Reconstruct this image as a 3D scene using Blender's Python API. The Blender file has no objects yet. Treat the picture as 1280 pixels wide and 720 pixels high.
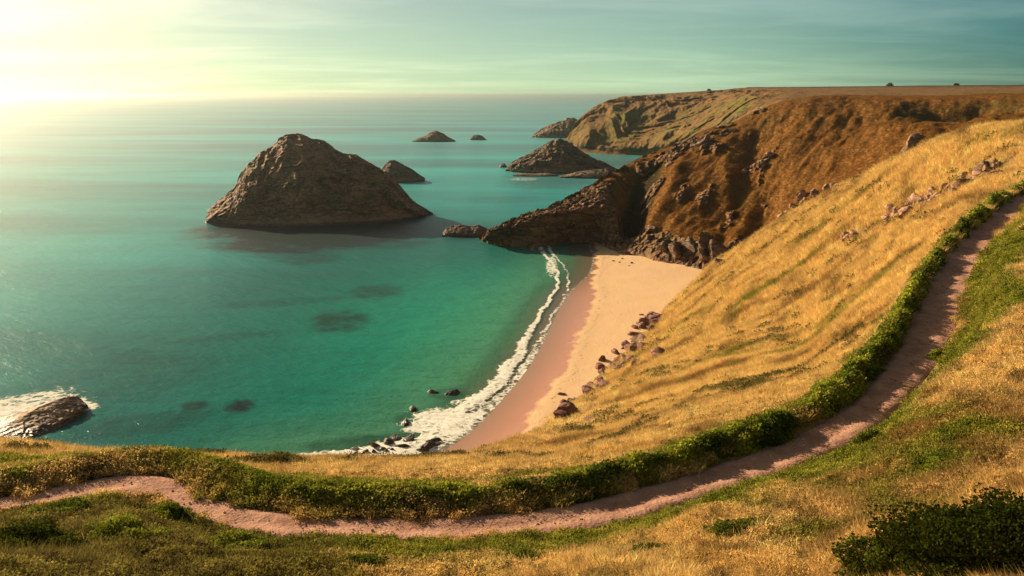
import bpy, math
import numpy as np
from math import radians as R
rng = np.random.default_rng(7)
S = bpy.context.scene
COL = S.collection
CAMZ = 60.0; PITCH = R(13.5); F = 1005.0
HAZE = 8.5e-5
SUN_AZ = R(-50); SUN_EL = R(22)
SP, CP = math.sin(PITCH), math.cos(PITCH)

# ---------------------------------------------------------------- maths
def ray(u, v):
    """bearing (from +Y towards +X) and drop per horizontal metre of the sight line through a photo point"""
    u = np.asarray(u, float); v = np.asarray(v, float)
    x = (u-640)/F; b = (360-v)/F
    y = CP + b*SP; dn = SP - b*CP
    h = np.hypot(x, y)
    return np.arctan2(x, y), dn/h
def at_z(u, v, z=0.0):
    a, t = ray(u, v); r = (CAMZ-z)/t
    return np.array([r*np.sin(a), r*np.cos(a), np.zeros_like(a)+z]).T
def at_r(u, v, r):
    a, t = ray(u, v)
    return np.array([r*np.sin(a), r*np.cos(a), CAMZ-r*t]).T
def pchip(x, y, q):
    x = np.asarray(x, float); y = np.asarray(y, float)
    h = np.diff(x); h = h.reshape((-1,)+(1,)*(y.ndim-1))
    d = np.diff(y, axis=0)/h
    m = np.zeros_like(y)
    a, b = d[:-1], d[1:]
    ok = a*b > 0
    w1 = 2*h[1:]+h[:-1]; w2 = h[1:]+2*h[:-1]
    with np.errstate(all='ignore'):
        hm = (w1+w2)/(w1/a+w2/b)
    m[1:-1] = np.where(ok, hm, 0)
    m[0] = d[0]; m[-1] = d[-1]
    q = np.clip(q, x[0], x[-1])
    i = np.clip(np.searchsorted(x, q)-1, 0, len(x)-2)
    sh = (-1,)+(1,)*(y.ndim-1)
    H = (x[i+1]-x[i]).reshape(sh); t = ((q-x[i])/(x[i+1]-x[i])).reshape(sh)
    return ((2*t**3-3*t**2+1)*y[i]+(t**3-2*t**2+t)*H*m[i]+(-2*t**3+3*t**2)*y[i+1]+(t**3-t**2)*H*m[i+1])
def sst(a, b, x):
    t = np.clip((x-a)/(b-a), 0, 1); return t*t*(3-2*t)
_perm = np.random.default_rng(3).permutation(256); _perm = np.concatenate([_perm]*3)
_g2 = np.array([[math.cos(k*math.pi/8), math.sin(k*math.pi/8)] for k in range(16)])
_g3 = np.random.default_rng(5).normal(size=(256, 3)); _g3 /= np.linalg.norm(_g3, axis=1)[:, None]
def n2(x, y, seed=0):
    x = x+seed*17.31; y = y+seed*9.77
    xi = np.floor(x).astype(np.int64); yi = np.floor(y).astype(np.int64)
    fx = x-xi; fy = y-yi
    X = xi & 255; Y = yi & 255
    u = fx*fx*fx*(fx*(fx*6-15)+10); v = fy*fy*fy*(fy*(fy*6-15)+10)
    def g(ix, iy, dx, dy):
        k = _perm[_perm[(ix) & 255]+((iy) & 255)] & 15
        return _g2[k, 0]*dx+_g2[k, 1]*dy
    a = g(X, Y, fx, fy); b = g(X+1, Y, fx-1, fy); c = g(X, Y+1, fx, fy-1); d = g(X+1, Y+1, fx-1, fy-1)
    return 1.5*((a*(1-u)+b*u)*(1-v)+(c*(1-u)+d*u)*v)
def fbm(x, y, oct=4, seed=0, gain=.5, ridged=False):
    s = 0; a = 1; tot = 0
    for k in range(oct):
        n = n2(x*2**k, y*2**k, seed+k*3)
        if ridged: n = 1-2*np.abs(n)
        s = s+a*n; tot += a; a *= gain
    return s/tot
def n3(p, seed=0):
    p = p+seed*13.7
    i = np.floor(p).astype(np.int64); f = p-i
    w = f*f*f*(f*(f*6-15)+10)
    s = 0
    for dx in (0, 1):
        for dy in (0, 1):
            for dz in (0, 1):
                k = _perm[_perm[_perm[(i[:, 0]+dx) & 255]+((i[:, 1]+dy) & 255)]+((i[:, 2]+dz) & 255)]
                g = _g3[k]; d = f-np.array([dx, dy, dz])
                wt = (w[:, 0] if dx else 1-w[:, 0])*(w[:, 1] if dy else 1-w[:, 1])*(w[:, 2] if dz else 1-w[:, 2])
                s = s+wt*(g*d).sum(1)
    return 1.6*s
def fbm3(p, oct=4, seed=0, gain=.5, ridged=False):
    s = 0; a = 1; tot = 0
    for k in range(oct):
        n = n3(p*2**k, seed+k)
        if ridged: n = 1-2*np.abs(n)
        s = s+a*n; tot += a; a *= gain
    return s/tot
def pdist(px, py, line):
    """distance to a polyline, signed (+ on its left-hand side), and the arc position"""
    best = np.full(px.shape, 1e18); sg = np.zeros(px.shape); arc = np.zeros(px.shape); L = 0
    for (x0, y0), (x1, y1) in zip(line[:-1, :2], line[1:, :2]):
        dx, dy = x1-x0, y1-y0; l2 = dx*dx+dy*dy; l = math.sqrt(l2)
        t = np.clip(((px-x0)*dx+(py-y0)*dy)/l2, 0, 1)
        d = (px-x0-t*dx)**2+(py-y0-t*dy)**2
        c = dx*(py-y0)-dy*(px-x0)
        m = d < best
        best = np.where(m, d, best); sg = np.where(m, np.sign(c), sg); arc = np.where(m, L+t*l, arc); L += l
    return np.sqrt(best)*sg, arc
def smooth_line(P, n=200):
    P = np.asarray(P, float); s = np.concatenate([[0], np.cumsum(np.linalg.norm(np.diff(P, axis=0), axis=1))])
    return pchip(s, P, np.linspace(0, s[-1], n))

# ---------------------------------------------------------------- mesh building
def mesh_from(name, V, Fq, mat=None, parent=None, attrs=None, cols=None, smooth=True, link=True):
    me = bpy.data.meshes.new(name)
    V = np.ascontiguousarray(V, dtype=np.float32); Fq = np.ascontiguousarray(Fq, dtype=np.int32)
    k = Fq.shape[1]
    me.vertices.add(len(V)); me.vertices.foreach_set('co', V.ravel())
    me.loops.add(Fq.size); me.loops.foreach_set('vertex_index', Fq.ravel())
    me.polygons.add(len(Fq)); me.polygons.foreach_set('loop_start', np.arange(0, Fq.size, k, dtype=np.int32))
    me.update(calc_edges=True)
    me.polygons.foreach_set('use_smooth', np.full(len(Fq), smooth))
    for n, a in (attrs or {}).items():
        me.attributes.new(n, 'FLOAT', 'POINT').data.foreach_set('value', np.ascontiguousarray(a, dtype=np.float32).ravel())
    for n, a in (cols or {}).items():
        c = np.ones((len(V), 4), np.float32); c[:, :3] = a
        me.attributes.new(n, 'FLOAT_COLOR', 'POINT').data.foreach_set('color', c.ravel())
    if mat: me.materials.append(mat)
    me.update()
    o = bpy.data.objects.new(name, me)
    if link: COL.objects.link(o)
    if parent: o.parent = parent
    return o
def grid_faces(n, m):
    i = np.arange(n*m).reshape(n, m)
    return np.stack([i[:-1, :-1], i[:-1, 1:], i[1:, 1:], i[1:, :-1]], -1).reshape(-1, 4)
def tag(o, label=None, cat=None, group=None, kind=None):
    if label: o['label'] = label
    if cat: o['category'] = cat
    if group: o['group'] = group
    if kind: o['kind'] = kind
    return o

# ---------------------------------------------------------------- materials
class NT:
    def __init__(s, nt): s.t = nt
    def n(s, ty, **kw):
        o = s.t.nodes.new(ty)
        for k, v in kw.items():
            if k in ('op',): o.operation = v
            elif k == 'ins':
                for kk, vv in v.items(): s.set(o, kk, vv)
            else: setattr(o, k, v)
        return o
    def set(s, o, k, v):
        i = o.inputs[k]
        if isinstance(v, bpy.types.NodeSocket): s.t.links.new(v, i)
        else: i.default_value = v
    def math(s, op, a, b=0.0, c=0.0, clamp=False):
        o = s.t.nodes.new('ShaderNodeMath'); o.operation = op; o.use_clamp = clamp
        for k, v in enumerate((a, b, c)): s.set(o, k, v)
        return o.outputs[0]
    def mix(s, f, a, b, bt='MIX'):
        o = s.t.nodes.new('ShaderNodeMix'); o.data_type = 'RGBA'; o.blend_type = bt
        s.set(o, 0, f); s.set(o, 6, c4(a)); s.set(o, 7, c4(b)); return o.outputs[2]
    def noise(s, scale, vec=None, detail=6, rough=.55, dist=0, out=0):
        o = s.t.nodes.new('ShaderNodeTexNoise'); o.inputs['Scale'].default_value = scale
        o.inputs['Detail'].default_value = detail; o.inputs['Roughness'].default_value = rough; o.inputs['Distortion'].default_value = dist
        if vec is not None: s.t.links.new(vec, o.inputs['Vector'])
        return o.outputs[out]
    def voro(s, scale, vec=None, feature='F1', out='Distance'):
        o = s.t.nodes.new('ShaderNodeTexVoronoi'); o.feature = feature; o.inputs['Scale'].default_value = scale
        if vec is not None: s.t.links.new(vec, o.inputs['Vector'])
        return o.outputs[out]
    def ss(s, a, b, x):
        o = s.t.nodes.new('ShaderNodeMapRange'); o.interpolation_type = 'SMOOTHSTEP'
        s.set(o, 0, x); o.inputs[1].default_value = a; o.inputs[2].default_value = b; return o.outputs[0]
    def attr(s, name, ty='GEOMETRY', out='Fac'):
        o = s.t.nodes.new('ShaderNodeAttribute'); o.attribute_name = name; o.attribute_type = ty; return o.outputs[out]
    def bump(s, h, strength=.5, dist=.1, nrm=None):
        o = s.t.nodes.new('ShaderNodeBump'); s.set(o, 'Height', h); s.set(o, 'Strength', strength); s.set(o, 'Distance', dist)
        if nrm is not None: s.set(o, 'Normal', nrm)
        return o.outputs[0]
    def mapping(s, vec, scale=(1, 1, 1), rot=(0, 0, 0)):
        o = s.t.nodes.new('ShaderNodeMapping'); s.t.links.new(vec, o.inputs[0]); o.inputs['Scale'].default_value = scale; o.inputs['Rotation'].default_value = rot
        return o.outputs[0]
    def pos(s): return s.t.nodes.new('ShaderNodeNewGeometry').outputs['Position']
def c4(c):
    if isinstance(c, (tuple, list)) and len(c) == 3: return (*c, 1.0)
    return c
def new_mat(name):
    m = bpy.data.materials.new(name); m.use_nodes = True; m.node_tree.nodes.clear()
    t = NT(m.node_tree); out = t.n('ShaderNodeOutputMaterial')
    return m, t, out
def principled(t, out, col, rough=.9, spec=.2, nrm=None):
    p = t.n('ShaderNodeBsdfPrincipled'); t.set(p, 'Base Color', c4(col)); t.set(p, 'Roughness', rough); t.set(p, 'Specular IOR Level', spec)
    if nrm is not None: t.set(p, 'Normal', nrm)
    t.t.links.new(p.outputs[0], out.inputs[0]); return p

def rock_nodes(t, sc=1.0, tint=(1, 1, 1), low=True):
    """brown-grey stone with strata, cracks, lichen; returns colour, height"""
    P = t.pos()
    st = t.mapping(P, (sc*.5, sc*.5, sc*1.6), (R(25), R(-18), 0))
    a = t.noise(.22, st, 8, .62); b = t.noise(1.3, st, 8, .65); d = t.voro(.45, st, 'DISTANCE_TO_EDGE')
    e = t.noise(.12, P, 4, .5)
    col = t.mix(t.ss(.35, .68, a), [.075*tint[0], .050*tint[1], .034*tint[2]], [.26*tint[0], .175*tint[1], .11*tint[2]])
    col = t.mix(t.ss(.42, .7, b), col, [.30*tint[0], .22*tint[1], .15*tint[2]])
    col = t.mix(t.math('MULTIPLY', t.ss(.5, .68, e), .55), col, [.13, .11, .03])
    cr = t.ss(0, .07, d)
    col = t.mix(t.math('MULTIPLY', t.math('SUBTRACT', 1.0, cr), .5), col, [.03, .022, .018])
    h = t.math('ADD', t.math('MULTIPLY', a, 1.6), t.math('ADD', t.math('MULTIPLY', b, .7), t.math('MULTIPLY', cr, .35)))
    return col, h
def rock_material(name, sc=1.0, tint=(1, 1, 1), grass=0.0, wet=0.0, bdist=1.0):
    m, t, out = new_mat(name)
    col, h = rock_nodes(t, sc, tint)
    g = t.n('ShaderNodeNewGeometry'); sep = t.n('ShaderNodeSeparateXYZ'); t.t.links.new(g.outputs['Normal'], sep.inputs[0])
    ps = t.n('ShaderNodeSeparateXYZ'); t.t.links.new(g.outputs['Position'], ps.inputs[0])
    if grass:
        nz = t.math('ADD', sep.outputs[2], t.math('MULTIPLY', t.noise(.25, t.pos(), 5), .7))
        gm = t.math('MULTIPLY', t.ss(.92, 1.12, nz), t.ss(6, 14, ps.outputs[2])); gm = t.math('MULTIPLY', gm, grass)
        col = t.mix(gm, col, t.mix(t.noise(1.5, t.pos()), [.07, .06, .012], [.22, .15, .04]))
    rough = .85
    if wet:
        zz = t.math('ADD', ps.outputs[2], t.math('MULTIPLY', t.noise(.3, t.pos(), 4), 2.0))
        w = t.math('SUBTRACT', 1.0, t.ss(1.6, 2.6, zz))
        band = t.math('MULTIPLY', t.math('SUBTRACT', 1.0, t.ss(3.2, 5.5, zz)), .45*wet)
        col = t.mix(band, col, [.30, .22, .15])
        col = t.mix(t.math('MULTIPLY', w, .8), col, [.030, .024, .018])
        rough = t.math('SUBTRACT', .85, t.math('MULTIPLY', w, .45))
    principled(t, out, col, rough, .3, t.bump(h, .8, bdist))
    return m

# ---------------------------------------------------------------- lofted land
class Loft:
    """land built from contour-like lines; each line is a list of (bearing, distance, height)"""
    def __init__(s, lines, az, rows):
        s.az = az; Rk = []; Zk = []
        for L in lines:
            L = np.array(sorted(L, key=lambda q: q[0]))
            Rk.append(pchip(L[:, 0], np.log(L[:, 1]), az)); Zk.append(pchip(L[:, 0], L[:, 2], az))
        Rk = np.array(Rk); Zk = np.array(Zk); k = len(lines)
        q = np.concatenate([np.linspace(i, i+1, n, endpoint=False) for i, n in enumerate(rows)]+[[k-1]])
        s.q = q
        s.r = np.exp(pchip(np.arange(k), Rk, q)); s.z = pchip(np.arange(k), Zk, q)
        s.upd()
    def upd(s):
        s.x = s.r*np.sin(s.az)[None]; s.y = s.r*np.cos(s.az)[None]
    def hit(s, u, v, after=0.0):
        a, t = ray(u, v)
        j = int(np.clip(np.searchsorted(s.az, a), 0, len(s.az)-1))
        T = (CAMZ-s.z[:, j])/s.r[:, j]; ok = np.where((T[1:] <= t) & (T[:-1] > t) & (s.r[1:, j] > after))[0]
        i = ok[0]+1 if len(ok) else int(np.argmin(np.abs(T-t)))
        return np.array([s.x[i, j], s.y[i, j], s.z[i, j]])
    def height(s, x, y):
        """ground height at world positions (bilinear in bearing, linear in distance)"""
        a = np.arctan2(x, y); r = np.hypot(x, y); n = len(s.az)
        fj = np.interp(a, s.az, np.arange(n)); j0 = np.clip(fj.astype(int), 0, n-2); w = fj-j0
        res = 0
        for jj, ww in ((j0, 1-w), (j0+1, w)):
            lo = np.zeros(len(a), int); hi = np.full(len(a), s.r.shape[0]-1)
            for _ in range(12):
                mid = (lo+hi)//2; c = s.r[mid, jj] <= r
                lo = np.where(c, mid, lo); hi = np.where(c, hi, mid)
            hi = np.minimum(lo+1, s.r.shape[0]-1)
            r0 = s.r[lo, jj]; r1 = s.r[hi, jj]; t = np.clip((r-r0)/np.maximum(r1-r0, 1e-6), 0, 1)
            res = res+ww*(s.z[lo, jj]*(1-t)+s.z[hi, jj]*t)
        return res
    def slope(s):
        dx = np.gradient(s.z, axis=0)/np.maximum(np.abs(np.gradient(s.r, axis=0)), 1e-4)
        dy = np.gradient(s.z, axis=1)/(np.gradient(s.az)[None]*s.r)
        return np.hypot(dx, dy)
    def build(s, name, mat, attrs):
        V = np.stack([s.x, s.y, s.z], -1).reshape(-1, 3)
        return mesh_from(name, V, grid_faces(*s.r.shape), mat, attrs={k: a.ravel() for k, a in attrs.items()})
def LR(*pts):   # (u, v, distance)
    o = []
    for u, v, r in pts:
        a, t = ray(u, v); o.append((float(a), r, CAMZ-r*float(t)))
    return o
def LZ(*pts):   # (u, v, height)
    o = []
    for u, v, z in pts:
        a, t = ray(u, v); o.append((float(a), (CAMZ-z)/float(t), z))
    return o
def LA(*pts):   # (bearing in degrees, distance, height)
    return [(R(a), r, z) for a, r, z in pts]

# ================================================================ near hillside
path_px = [(-260, 640, 52), (-60, 636, 52), (20, 628, 52), (100, 612, 52), (170, 603, 52), (232, 624, 52), (292, 646, 52), (400, 657, 52), (520, 660, 52), (620, 656, 52),
           (740, 640, 52), (830, 616, 52), (920, 588, 52), (1000, 560, 52), (1070, 522, 52.05), (1125, 470, 52.2), (1156, 420, 52.4), (1178, 365, 52.6),
           (1208, 315, 52.9), (1248, 275, 53.3), (1278, 250, 53.6), (1340, 228, 54), (1500, 200, 55)]
pathL = LZ(*path_px)
PATH = smooth_line([(r*math.sin(a), r*math.cos(a), z) for a, r, z in pathL], 500)
lineA = LA((-85, 2.0, 57.4), (0, 2.0, 57.4), (85, 2.0, 57.8))
lineB = LA((-85, 9, 54.5)) + LR((-400, 700, 9.5), (0, 720, 10), (300, 720, 10.3), (640, 720, 10.2), (900, 720, 9.8), (1100, 720, 9.2), (1280, 720, 8.5)) + LA((50, 8, 56.3), (85, 8, 57.5))
lineC = LA((-85, 13, 53)) + LR((-200, 672, 14), (0, 662, 14.2), (120, 652, 13.6), (300, 684, 12.3), (640, 690, 12), (900, 650, 12.2), (1050, 620, 12.6), (1200, 560, 14), (1280, 540, 14.5)) + LA((50, 14, 56.2), (85, 14, 58))
lineD = LA((-85, 19, 52)) + pathL + LA((60, 100, 58), (85, 100, 60))
lineE = LA((-85, 22, 51.8)) + LR((-200, 592, 21.5), (0, 588, 20.5), (170, 586, 19.7), (290, 606, 18.4), (400, 612, 17.2), (520, 611, 16.8), (640, 602, 17), (720, 582, 19), (800, 548, 23.5), (900, 515, 26), (1000, 485, 30),
                                   (1070, 455, 34), (1125, 408, 40), (1160, 362, 46), (1185, 320, 54), (1215, 282, 66), (1278, 232, 82)) + LA((60, 112, 58), (85, 112, 60))
lineF = LA((-85, 27, 50)) + LR((-200, 565, 26), (0, 573, 25), (170, 580, 24.5), (290, 588, 23), (400, 592, 22.3), (520, 590, 22), (600, 584, 23.5), (640, 575, 26), (690, 558, 38), (740, 525, 52), (800, 482, 75), (850, 455, 85),
                                 (900, 430, 90), (1000, 378, 95), (1070, 325, 95), (1130, 283, 96), (1180, 250, 98), (1220, 218, 104), (1278, 190, 104)) + LA((60, 135, 59), (85, 135, 60))
lineG = LA((-85, 34, 46)) + LR((-200, 540, 33), (0, 556, 32), (100, 565, 31), (200, 573, 30), (370, 578.5, 29.5), (520, 578, 30), (580, 574, 33), (620, 566, 38), (650, 556, 48), (690, 536, 72), (720, 512, 98), (750, 480, 132), (790, 436, 172), (830, 398, 200),
                                 (870, 357, 232), (900, 330, 250), (950, 296, 228), (1000, 264, 205), (1060, 232, 178), (1130, 199, 155), (1200, 174, 138), (1280, 154, 122)) + LA((50, 130, 60), (60, 150, 60), (85, 150, 60))
lG = sorted(lineG)
def behind(q):
    a, r, z = q
    d = math.degrees(a)
    if d < 2: return (a, r+30, 12.)
    if d < 15.5:
        zz = max(z, 3.5)
        return (a, r+(zz+3)*.95+4, -3.0)
    k = min(1, (d-15.5)/10)
    return (a, r+18+k*45, -3*(1-k)+k*(z-22))
lineH = [behind(q) for q in lG]
lineI = [(a, r+60+max(0, math.degrees(a))*3, -8.0) for a, r, z in lineH]
azN = np.concatenate([R(1)*np.linspace(-80, -40, 60, endpoint=False), R(1)*np.linspace(-40, 40, 1250), R(1)*np.linspace(40, 80, 60)[1:]])
NH = Loft([lineA, lineB, lineC, lineD, lineE, lineF, lineG, lineH, lineI], azN, [30, 110, 130, 150, 140, 220, 60, 30])
pd, parc = pdist(NH.x, NH.y, PATH)      # + = seaward side (left of the walking direction)
apd = np.abs(pd)
fade = sst(.8, 2.2, apd)
pz_ = np.interp(parc, np.concatenate([[0], np.cumsum(np.linalg.norm(np.diff(PATH[:, :2], axis=0), axis=1))]), PATH[:, 2])
NH.z += (pz_-NH.z)*(1-sst(.9, 2.3, apd))*(NH.r < 90)
lump = .24*fbm(NH.x/2.6, NH.y/2.6, 4, 1)+.09*fbm(NH.x/.8, NH.y/.8, 3, 6)*(1-sst(25, 45, NH.r))+.45*fbm(NH.x/5.5, NH.y/5.5, 4, 7)*sst(30, 70, NH.r)+.9*fbm(NH.x/14, NH.y/14, 3, 2)*sst(14, 40, NH.r)*.5
lump += 1.7*fbm(NH.x/38, NH.y/38, 4, 4)*sst(35, 110, NH.r)
# soil-creep furrows running down towards the beach
fx = NH.x*.94-NH.y*.34; fy = NH.x*.34+NH.y*.94
lump += .5*fbm(fx/5.5+.8*fbm(NH.x/20, NH.y/20, 2, 8), fy/26, 3, 12)*sst(25, 70, NH.r)
lump *= 1-sst(np.max(NH.q)-2.4, np.max(NH.q)-1.9, NH.q)[:, None]*.3
NH.z += lump*fade
# bank towards the path: the trodden way lies a little below the turf
NH.z -= .10*(1-sst(.5, .95, apd))
NH.z += .14*np.exp(-((pd-1.3)/.45)**2)
slN = NH.slope()

# ================================================================ headland across the cove
footH = [(560, 303.5, -5), (598, 303.5, -3), (612, 304, -.2), (640, 306, .2), (665, 307, .4), (700, 306, .8), (740, 304, 2), (762, 305, 2.5), (776, 308, 2.5), (800, 310, 3), (820, 317, 3), (860, 325, 3), (900, 333, 3.5)]
hA = LZ(*footH) + LR((950, 318, 300), (1000, 285, 290), (1060, 255, 285), (1130, 222, 280), (1280, 185, 270), (1500, 160, 260))
hA = [(a, r+(0 if not (R(2.9) < a < R(7.1)) else 17*math.sin((a-R(2.9))/R(4.2)*math.pi)**.6), z-(1.2 if R(2.9) < a < R(7.1) else 0)) for a, r, z in hA]
h0 = [(a, r-16 if z < 5 else r-30, -5 if z < 5 else z-12) for a, r, z in hA]
hB = LZ((560, 303.5, -5), (598, 303.5, -2.5)) + LR((612, 295, 321), (640, 286, 322), (665, 278, 323), (700, 270, 325), (730, 266, 327), (762, 262, 327), (772, 262, 325), (782, 288, 331), (796, 292, 324), (812, 290, 314), (835, 296, 304), (862, 301, 296), (885, 300, 291),
        (905, 308, 286), (950, 296, 310), (1000, 268, 302), (1060, 240, 300), (1130, 205, 300), (1280, 165, 290), (1500, 150, 280))
hC = LZ((560, 303.5, -5), (598, 303.4, -2)) + LR((612, 292, 327), (640, 283, 332), (665, 274, 336), (700, 263, 342), (730, 252, 346), (755, 242, 350), (775, 245, 360), (790, 250, 362), (815, 252, 345), (840, 256, 335), (870, 265, 328), (905, 268, 325),
        (950, 250, 345), (1000, 225, 340), (1060, 200, 345), (1130, 172, 350), (1200, 158, 360), (1280, 150, 360), (1500, 140, 360))
hD = LZ((560, 303.4, -5), (598, 303.3, -2)) + LR((614, 289.5, 333), (640, 279, 342), (665, 270, 348), (700, 257, 356), (730, 243, 364), (760, 225, 374), (790, 214, 390), (815, 205, 392), (840, 205, 385), (870, 205, 380), (905, 200, 385),
        (950, 185, 400), (1000, 170, 400), (1060, 155, 410), (1130, 145, 410), (1200, 138, 420), (1280, 133, 425), (1500, 128, 420))
hE = LZ((560, 303.3, -5), (598, 303.2, -2)) + LR((616, 289.5, 336), (640, 279, 348), (665, 269, 356), (700, 254.5, 364), (730, 240, 374), (760, 220, 386), (790, 203, 406), (815, 192, 420), (840, 183, 425), (870, 169, 430), (885, 163, 435), (905, 158, 440),
        (930, 146, 455), (965, 131, 470), (1000, 123, 480), (1060, 121, 485), (1130, 121, 490), (1200, 120, 495), (1280, 119, 500), (1500, 118, 500))
def hb(q):
    a, r, z = q; d = math.degrees(a)
    if d < 17: return (a, r+25+z*.8, -5.)
    if d < 19.5: return (a, r+70, -5+(d-17)/2.5*50)
    return (a, r+80, z+.3)
hF = [hb(q) for q in sorted(hE)]
hG = [(a, r+80, -8. if a < R(17.5) else (z-8)) for a, r, z in hF]
azH = np.concatenate([R(1)*np.linspace(-4.6, 40, 1150)])
HL = Loft([h0, hA, hB, hC, hD, hE, hF, hG], azH, [8, 70, 70, 110, 110, 40, 20])
qH = HL.q[:, None]+0*HL.r
rockz = (1-sst(1.8, 2.25, qH+.3*fbm(HL.x/9, HL.y/9, 3, 31)))*(1-sst(R(17.2), R(18.5), HL.az))      # sea cliffs at the foot
prom = (1-sst(R(4.5), R(9.5), HL.az))*sst(.5, 1, qH)
rock_az = HL.az*400
g1 = fbm((HL.x-.55*HL.y)/26, (HL.x*.3+HL.y)/85, 4, 21, .55)          # gullies slanting down the face
g2 = fbm((HL.x-.55*HL.y)/9, (HL.x*.3+HL.y)/34, 4, 25, .55, True)
amp = sst(1.6, 2.6, qH)*(1-sst(4.2, 5.2, qH)*.75)
HL.z += (5.0*g1+.8*g2)*amp*sst(R(8), R(13), HL.az)
HL.z += .8*fbm(HL.x/14, HL.y/14, 3, 27)*amp*(1-prom*.3)
# dark gully that drops to the cave mouth
def blob(u, v, ru, rv, L=HL):
    """soft mask on the land around one spot"""
    c = L.hit(u, v); ca = math.atan2(c[0], c[1]); cr = math.hypot(c[0], c[1])
    return c, ca, cr
azd = np.degrees(HL.az)[None]+0*HL.r
gl = np.exp(-((azd-(8.3+.9*(qH-2)*.8))/1.0)**2)*sst(1.2, 2.0, qH)*(1-sst(4.0, 4.9, qH))
HL.z -= 5.0*gl
HL.z += 3.2*np.exp(-((azd-(9.6+1.1*(qH-2)))/.5)**2)*sst(1.0, 2.0, qH)*(1-sst(3.4, 4.4, qH))
HL.z -= 2.2*np.exp(-((azd-(14.6+.9*(qH-2)))/.8)**2)*sst(1.6, 2.4, qH)*(1-sst(3.6, 4.6, qH))
HL.z -= 9*np.exp(-((azd-28.5)/3.2)**2)*np.exp(-((qH-4.1)/.55)**2)
# craggy outcrops
crag = sst(.12, .34, fbm((HL.x-.4*HL.y)/13, (HL.x*.3+HL.y)/30, 4, 41))*(1-sst(R(17), R(19), HL.az))*sst(1.7, 2.2, qH)*(1-sst(4.9, 5.3, qH))
edge_crag = np.exp(-((qH-4.75)/.35)**2)*(1-sst(R(14.5), R(16), HL.az))
rk = np.clip(rockz+prom*sst(-.25, .1, fbm(HL.x/10, HL.y/10, 3, 43)+.9*(3.6-qH)*.35+.15)+crag*.9+edge_crag*sst(-.1, .25, fbm(HL.x/9, HL.y/9, 3, 44)), 0, 1)
cr3 = fbm3(np.stack([HL.x/7, HL.y/7, HL.z/4], -1).reshape(-1, 3), 5, 2, .55, True).reshape(HL.r.shape)
cr4 = fbm3(np.stack([HL.x/3, HL.y/3, HL.z/9], -1).reshape(-1, 3), 4, 9, .55, True).reshape(HL.r.shape)
HL.z += rk*(1.7*cr3)*sst(.9, 1.4, qH)*(1+.9*prom)
HL.r -= rk*(2.4*cr4+2.2*cr3)*sst(.3, 1.0, qH)
HL.upd()
slH = HL.slope()

# ================================================================ distant headland and plateau
dfoot = LZ((700, 186, -2), (712, 187, 0), (735, 191, 0), (770, 193, 0), (800, 194, 0)) + LR((860, 180, 760), (900, 165, 700), (960, 135, 600), (1000, 130, 570), (1280, 128, 560), (1500, 128, 560))
d0 = [(a, r-40, z-8) for a, r, z in dfoot]
dB = LR((700, 186.5, 905), (712, 181, 910), (722, 176, 905), (740, 174, 890), (770, 178, 880), (800, 180, 860), (860, 168, 800), (900, 152, 750), (960, 128, 640), (1000, 124, 600), (1280, 123, 590), (1500, 123, 590))
dC = LR((700, 186, 915), (712, 174, 925), (722, 163, 935), (740, 152, 930), (770, 150, 930), (800, 152, 930), (860, 148, 900), (900, 138, 850), (960, 122, 720), (1000, 119, 680), (1280, 118, 660), (1500, 118, 660))
dD = LR((700, 185.5, 925), (712, 170, 940), (722, 155, 960), (740, 140, 975), (770, 128, 985), (800, 126, 990), (860, 124, 980), (900, 121, 960), (960, 115, 860), (1000, 113, 820), (1280, 112, 800), (1500, 111, 800))
dE = LR((700, 185.5, 940), (712, 168, 960), (722, 152, 985), (733, 141, 1000), (750, 131.5, 1010), (778, 121.5, 1030), (830, 117, 1060), (900, 112.5, 1080), (960, 109, 1060), (1030, 108.5, 1050), (1110, 107.5, 1050), (1280, 106, 1050), (1500, 104, 1050))
dF = [(a, r+150, z-4 if a > R(8) else -6.) for a, r, z in sorted(dE)]
dG = [(a, r+300, -8.) for a, r, z in dF]
azD = R(1)*np.linspace(3.35, 40, 1100)
DL = Loft([d0, dfoot, dB, dC, dD, dE, dF, dG], azD, [6, 50, 90, 110, 50, 16, 8])
qD = DL.q[:, None]+0*DL.r
cl = sst(.8, 1.6, qD)*(1-sst(4.2, 4.95, qD))*(1-sst(R(15), R(20), DL.az))
gg = fbm((DL.x+.35*DL.y)/75+.5*fbm(DL.x/60, DL.y/60, 2, 63), (DL.y-.2*DL.x)/150, 4, 61, .5, True)
g5 = fbm(DL.x/28, DL.y/45, 5, 66, .6)
DL.z += cl*(5*gg+2.5*g5)
DL.r -= cl*(22*gg+9*g5)
DL.z += (1-cl)*.9*fbm(DL.x/40, DL.y/40, 4, 71)*sst(1, 3, qD)*(1-sst(4.3, 4.9, qD)*.6)
DL.upd()
DL.z = np.where((qD > 1) & (DL.z < 0) & (qD < 6), DL.z*.2-.1, DL.z)

# ================================================================ beach, sea bed, sea
W = at_z(*np.array([(738, 306), (742, 322), (739, 340), (728, 352), (712, 366), (700, 384), (688, 408), (676, 432), (660, 458), (640, 484), (620, 508), (600, 530), (575, 550), (545, 568), (500, 584), (430, 600)]).T, 0.0)
WATER = smooth_line(W, 160)
D_ = at_z(*np.array([(745, 300), (744, 330), (740, 350), (744, 372), (730, 398), (716, 430), (704, 462), (678, 496), (660, 528), (634, 555), (606, 572), (570, 590)]).T, .8)
DRY = smooth_line(D_, 120)
B_ = at_z(*np.array([(674, 308), (684, 322), (693, 335), (698, 350), (692, 368), (680, 386), (670, 402), (661, 420), (650, 440), (636, 462), (618, 482), (600, 497), (578, 516), (552, 540), (520, 556), (460, 566), (380, 574), (300, 585)]).T, 0.0)
BREAK = smooth_line(B_, 160)
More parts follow.
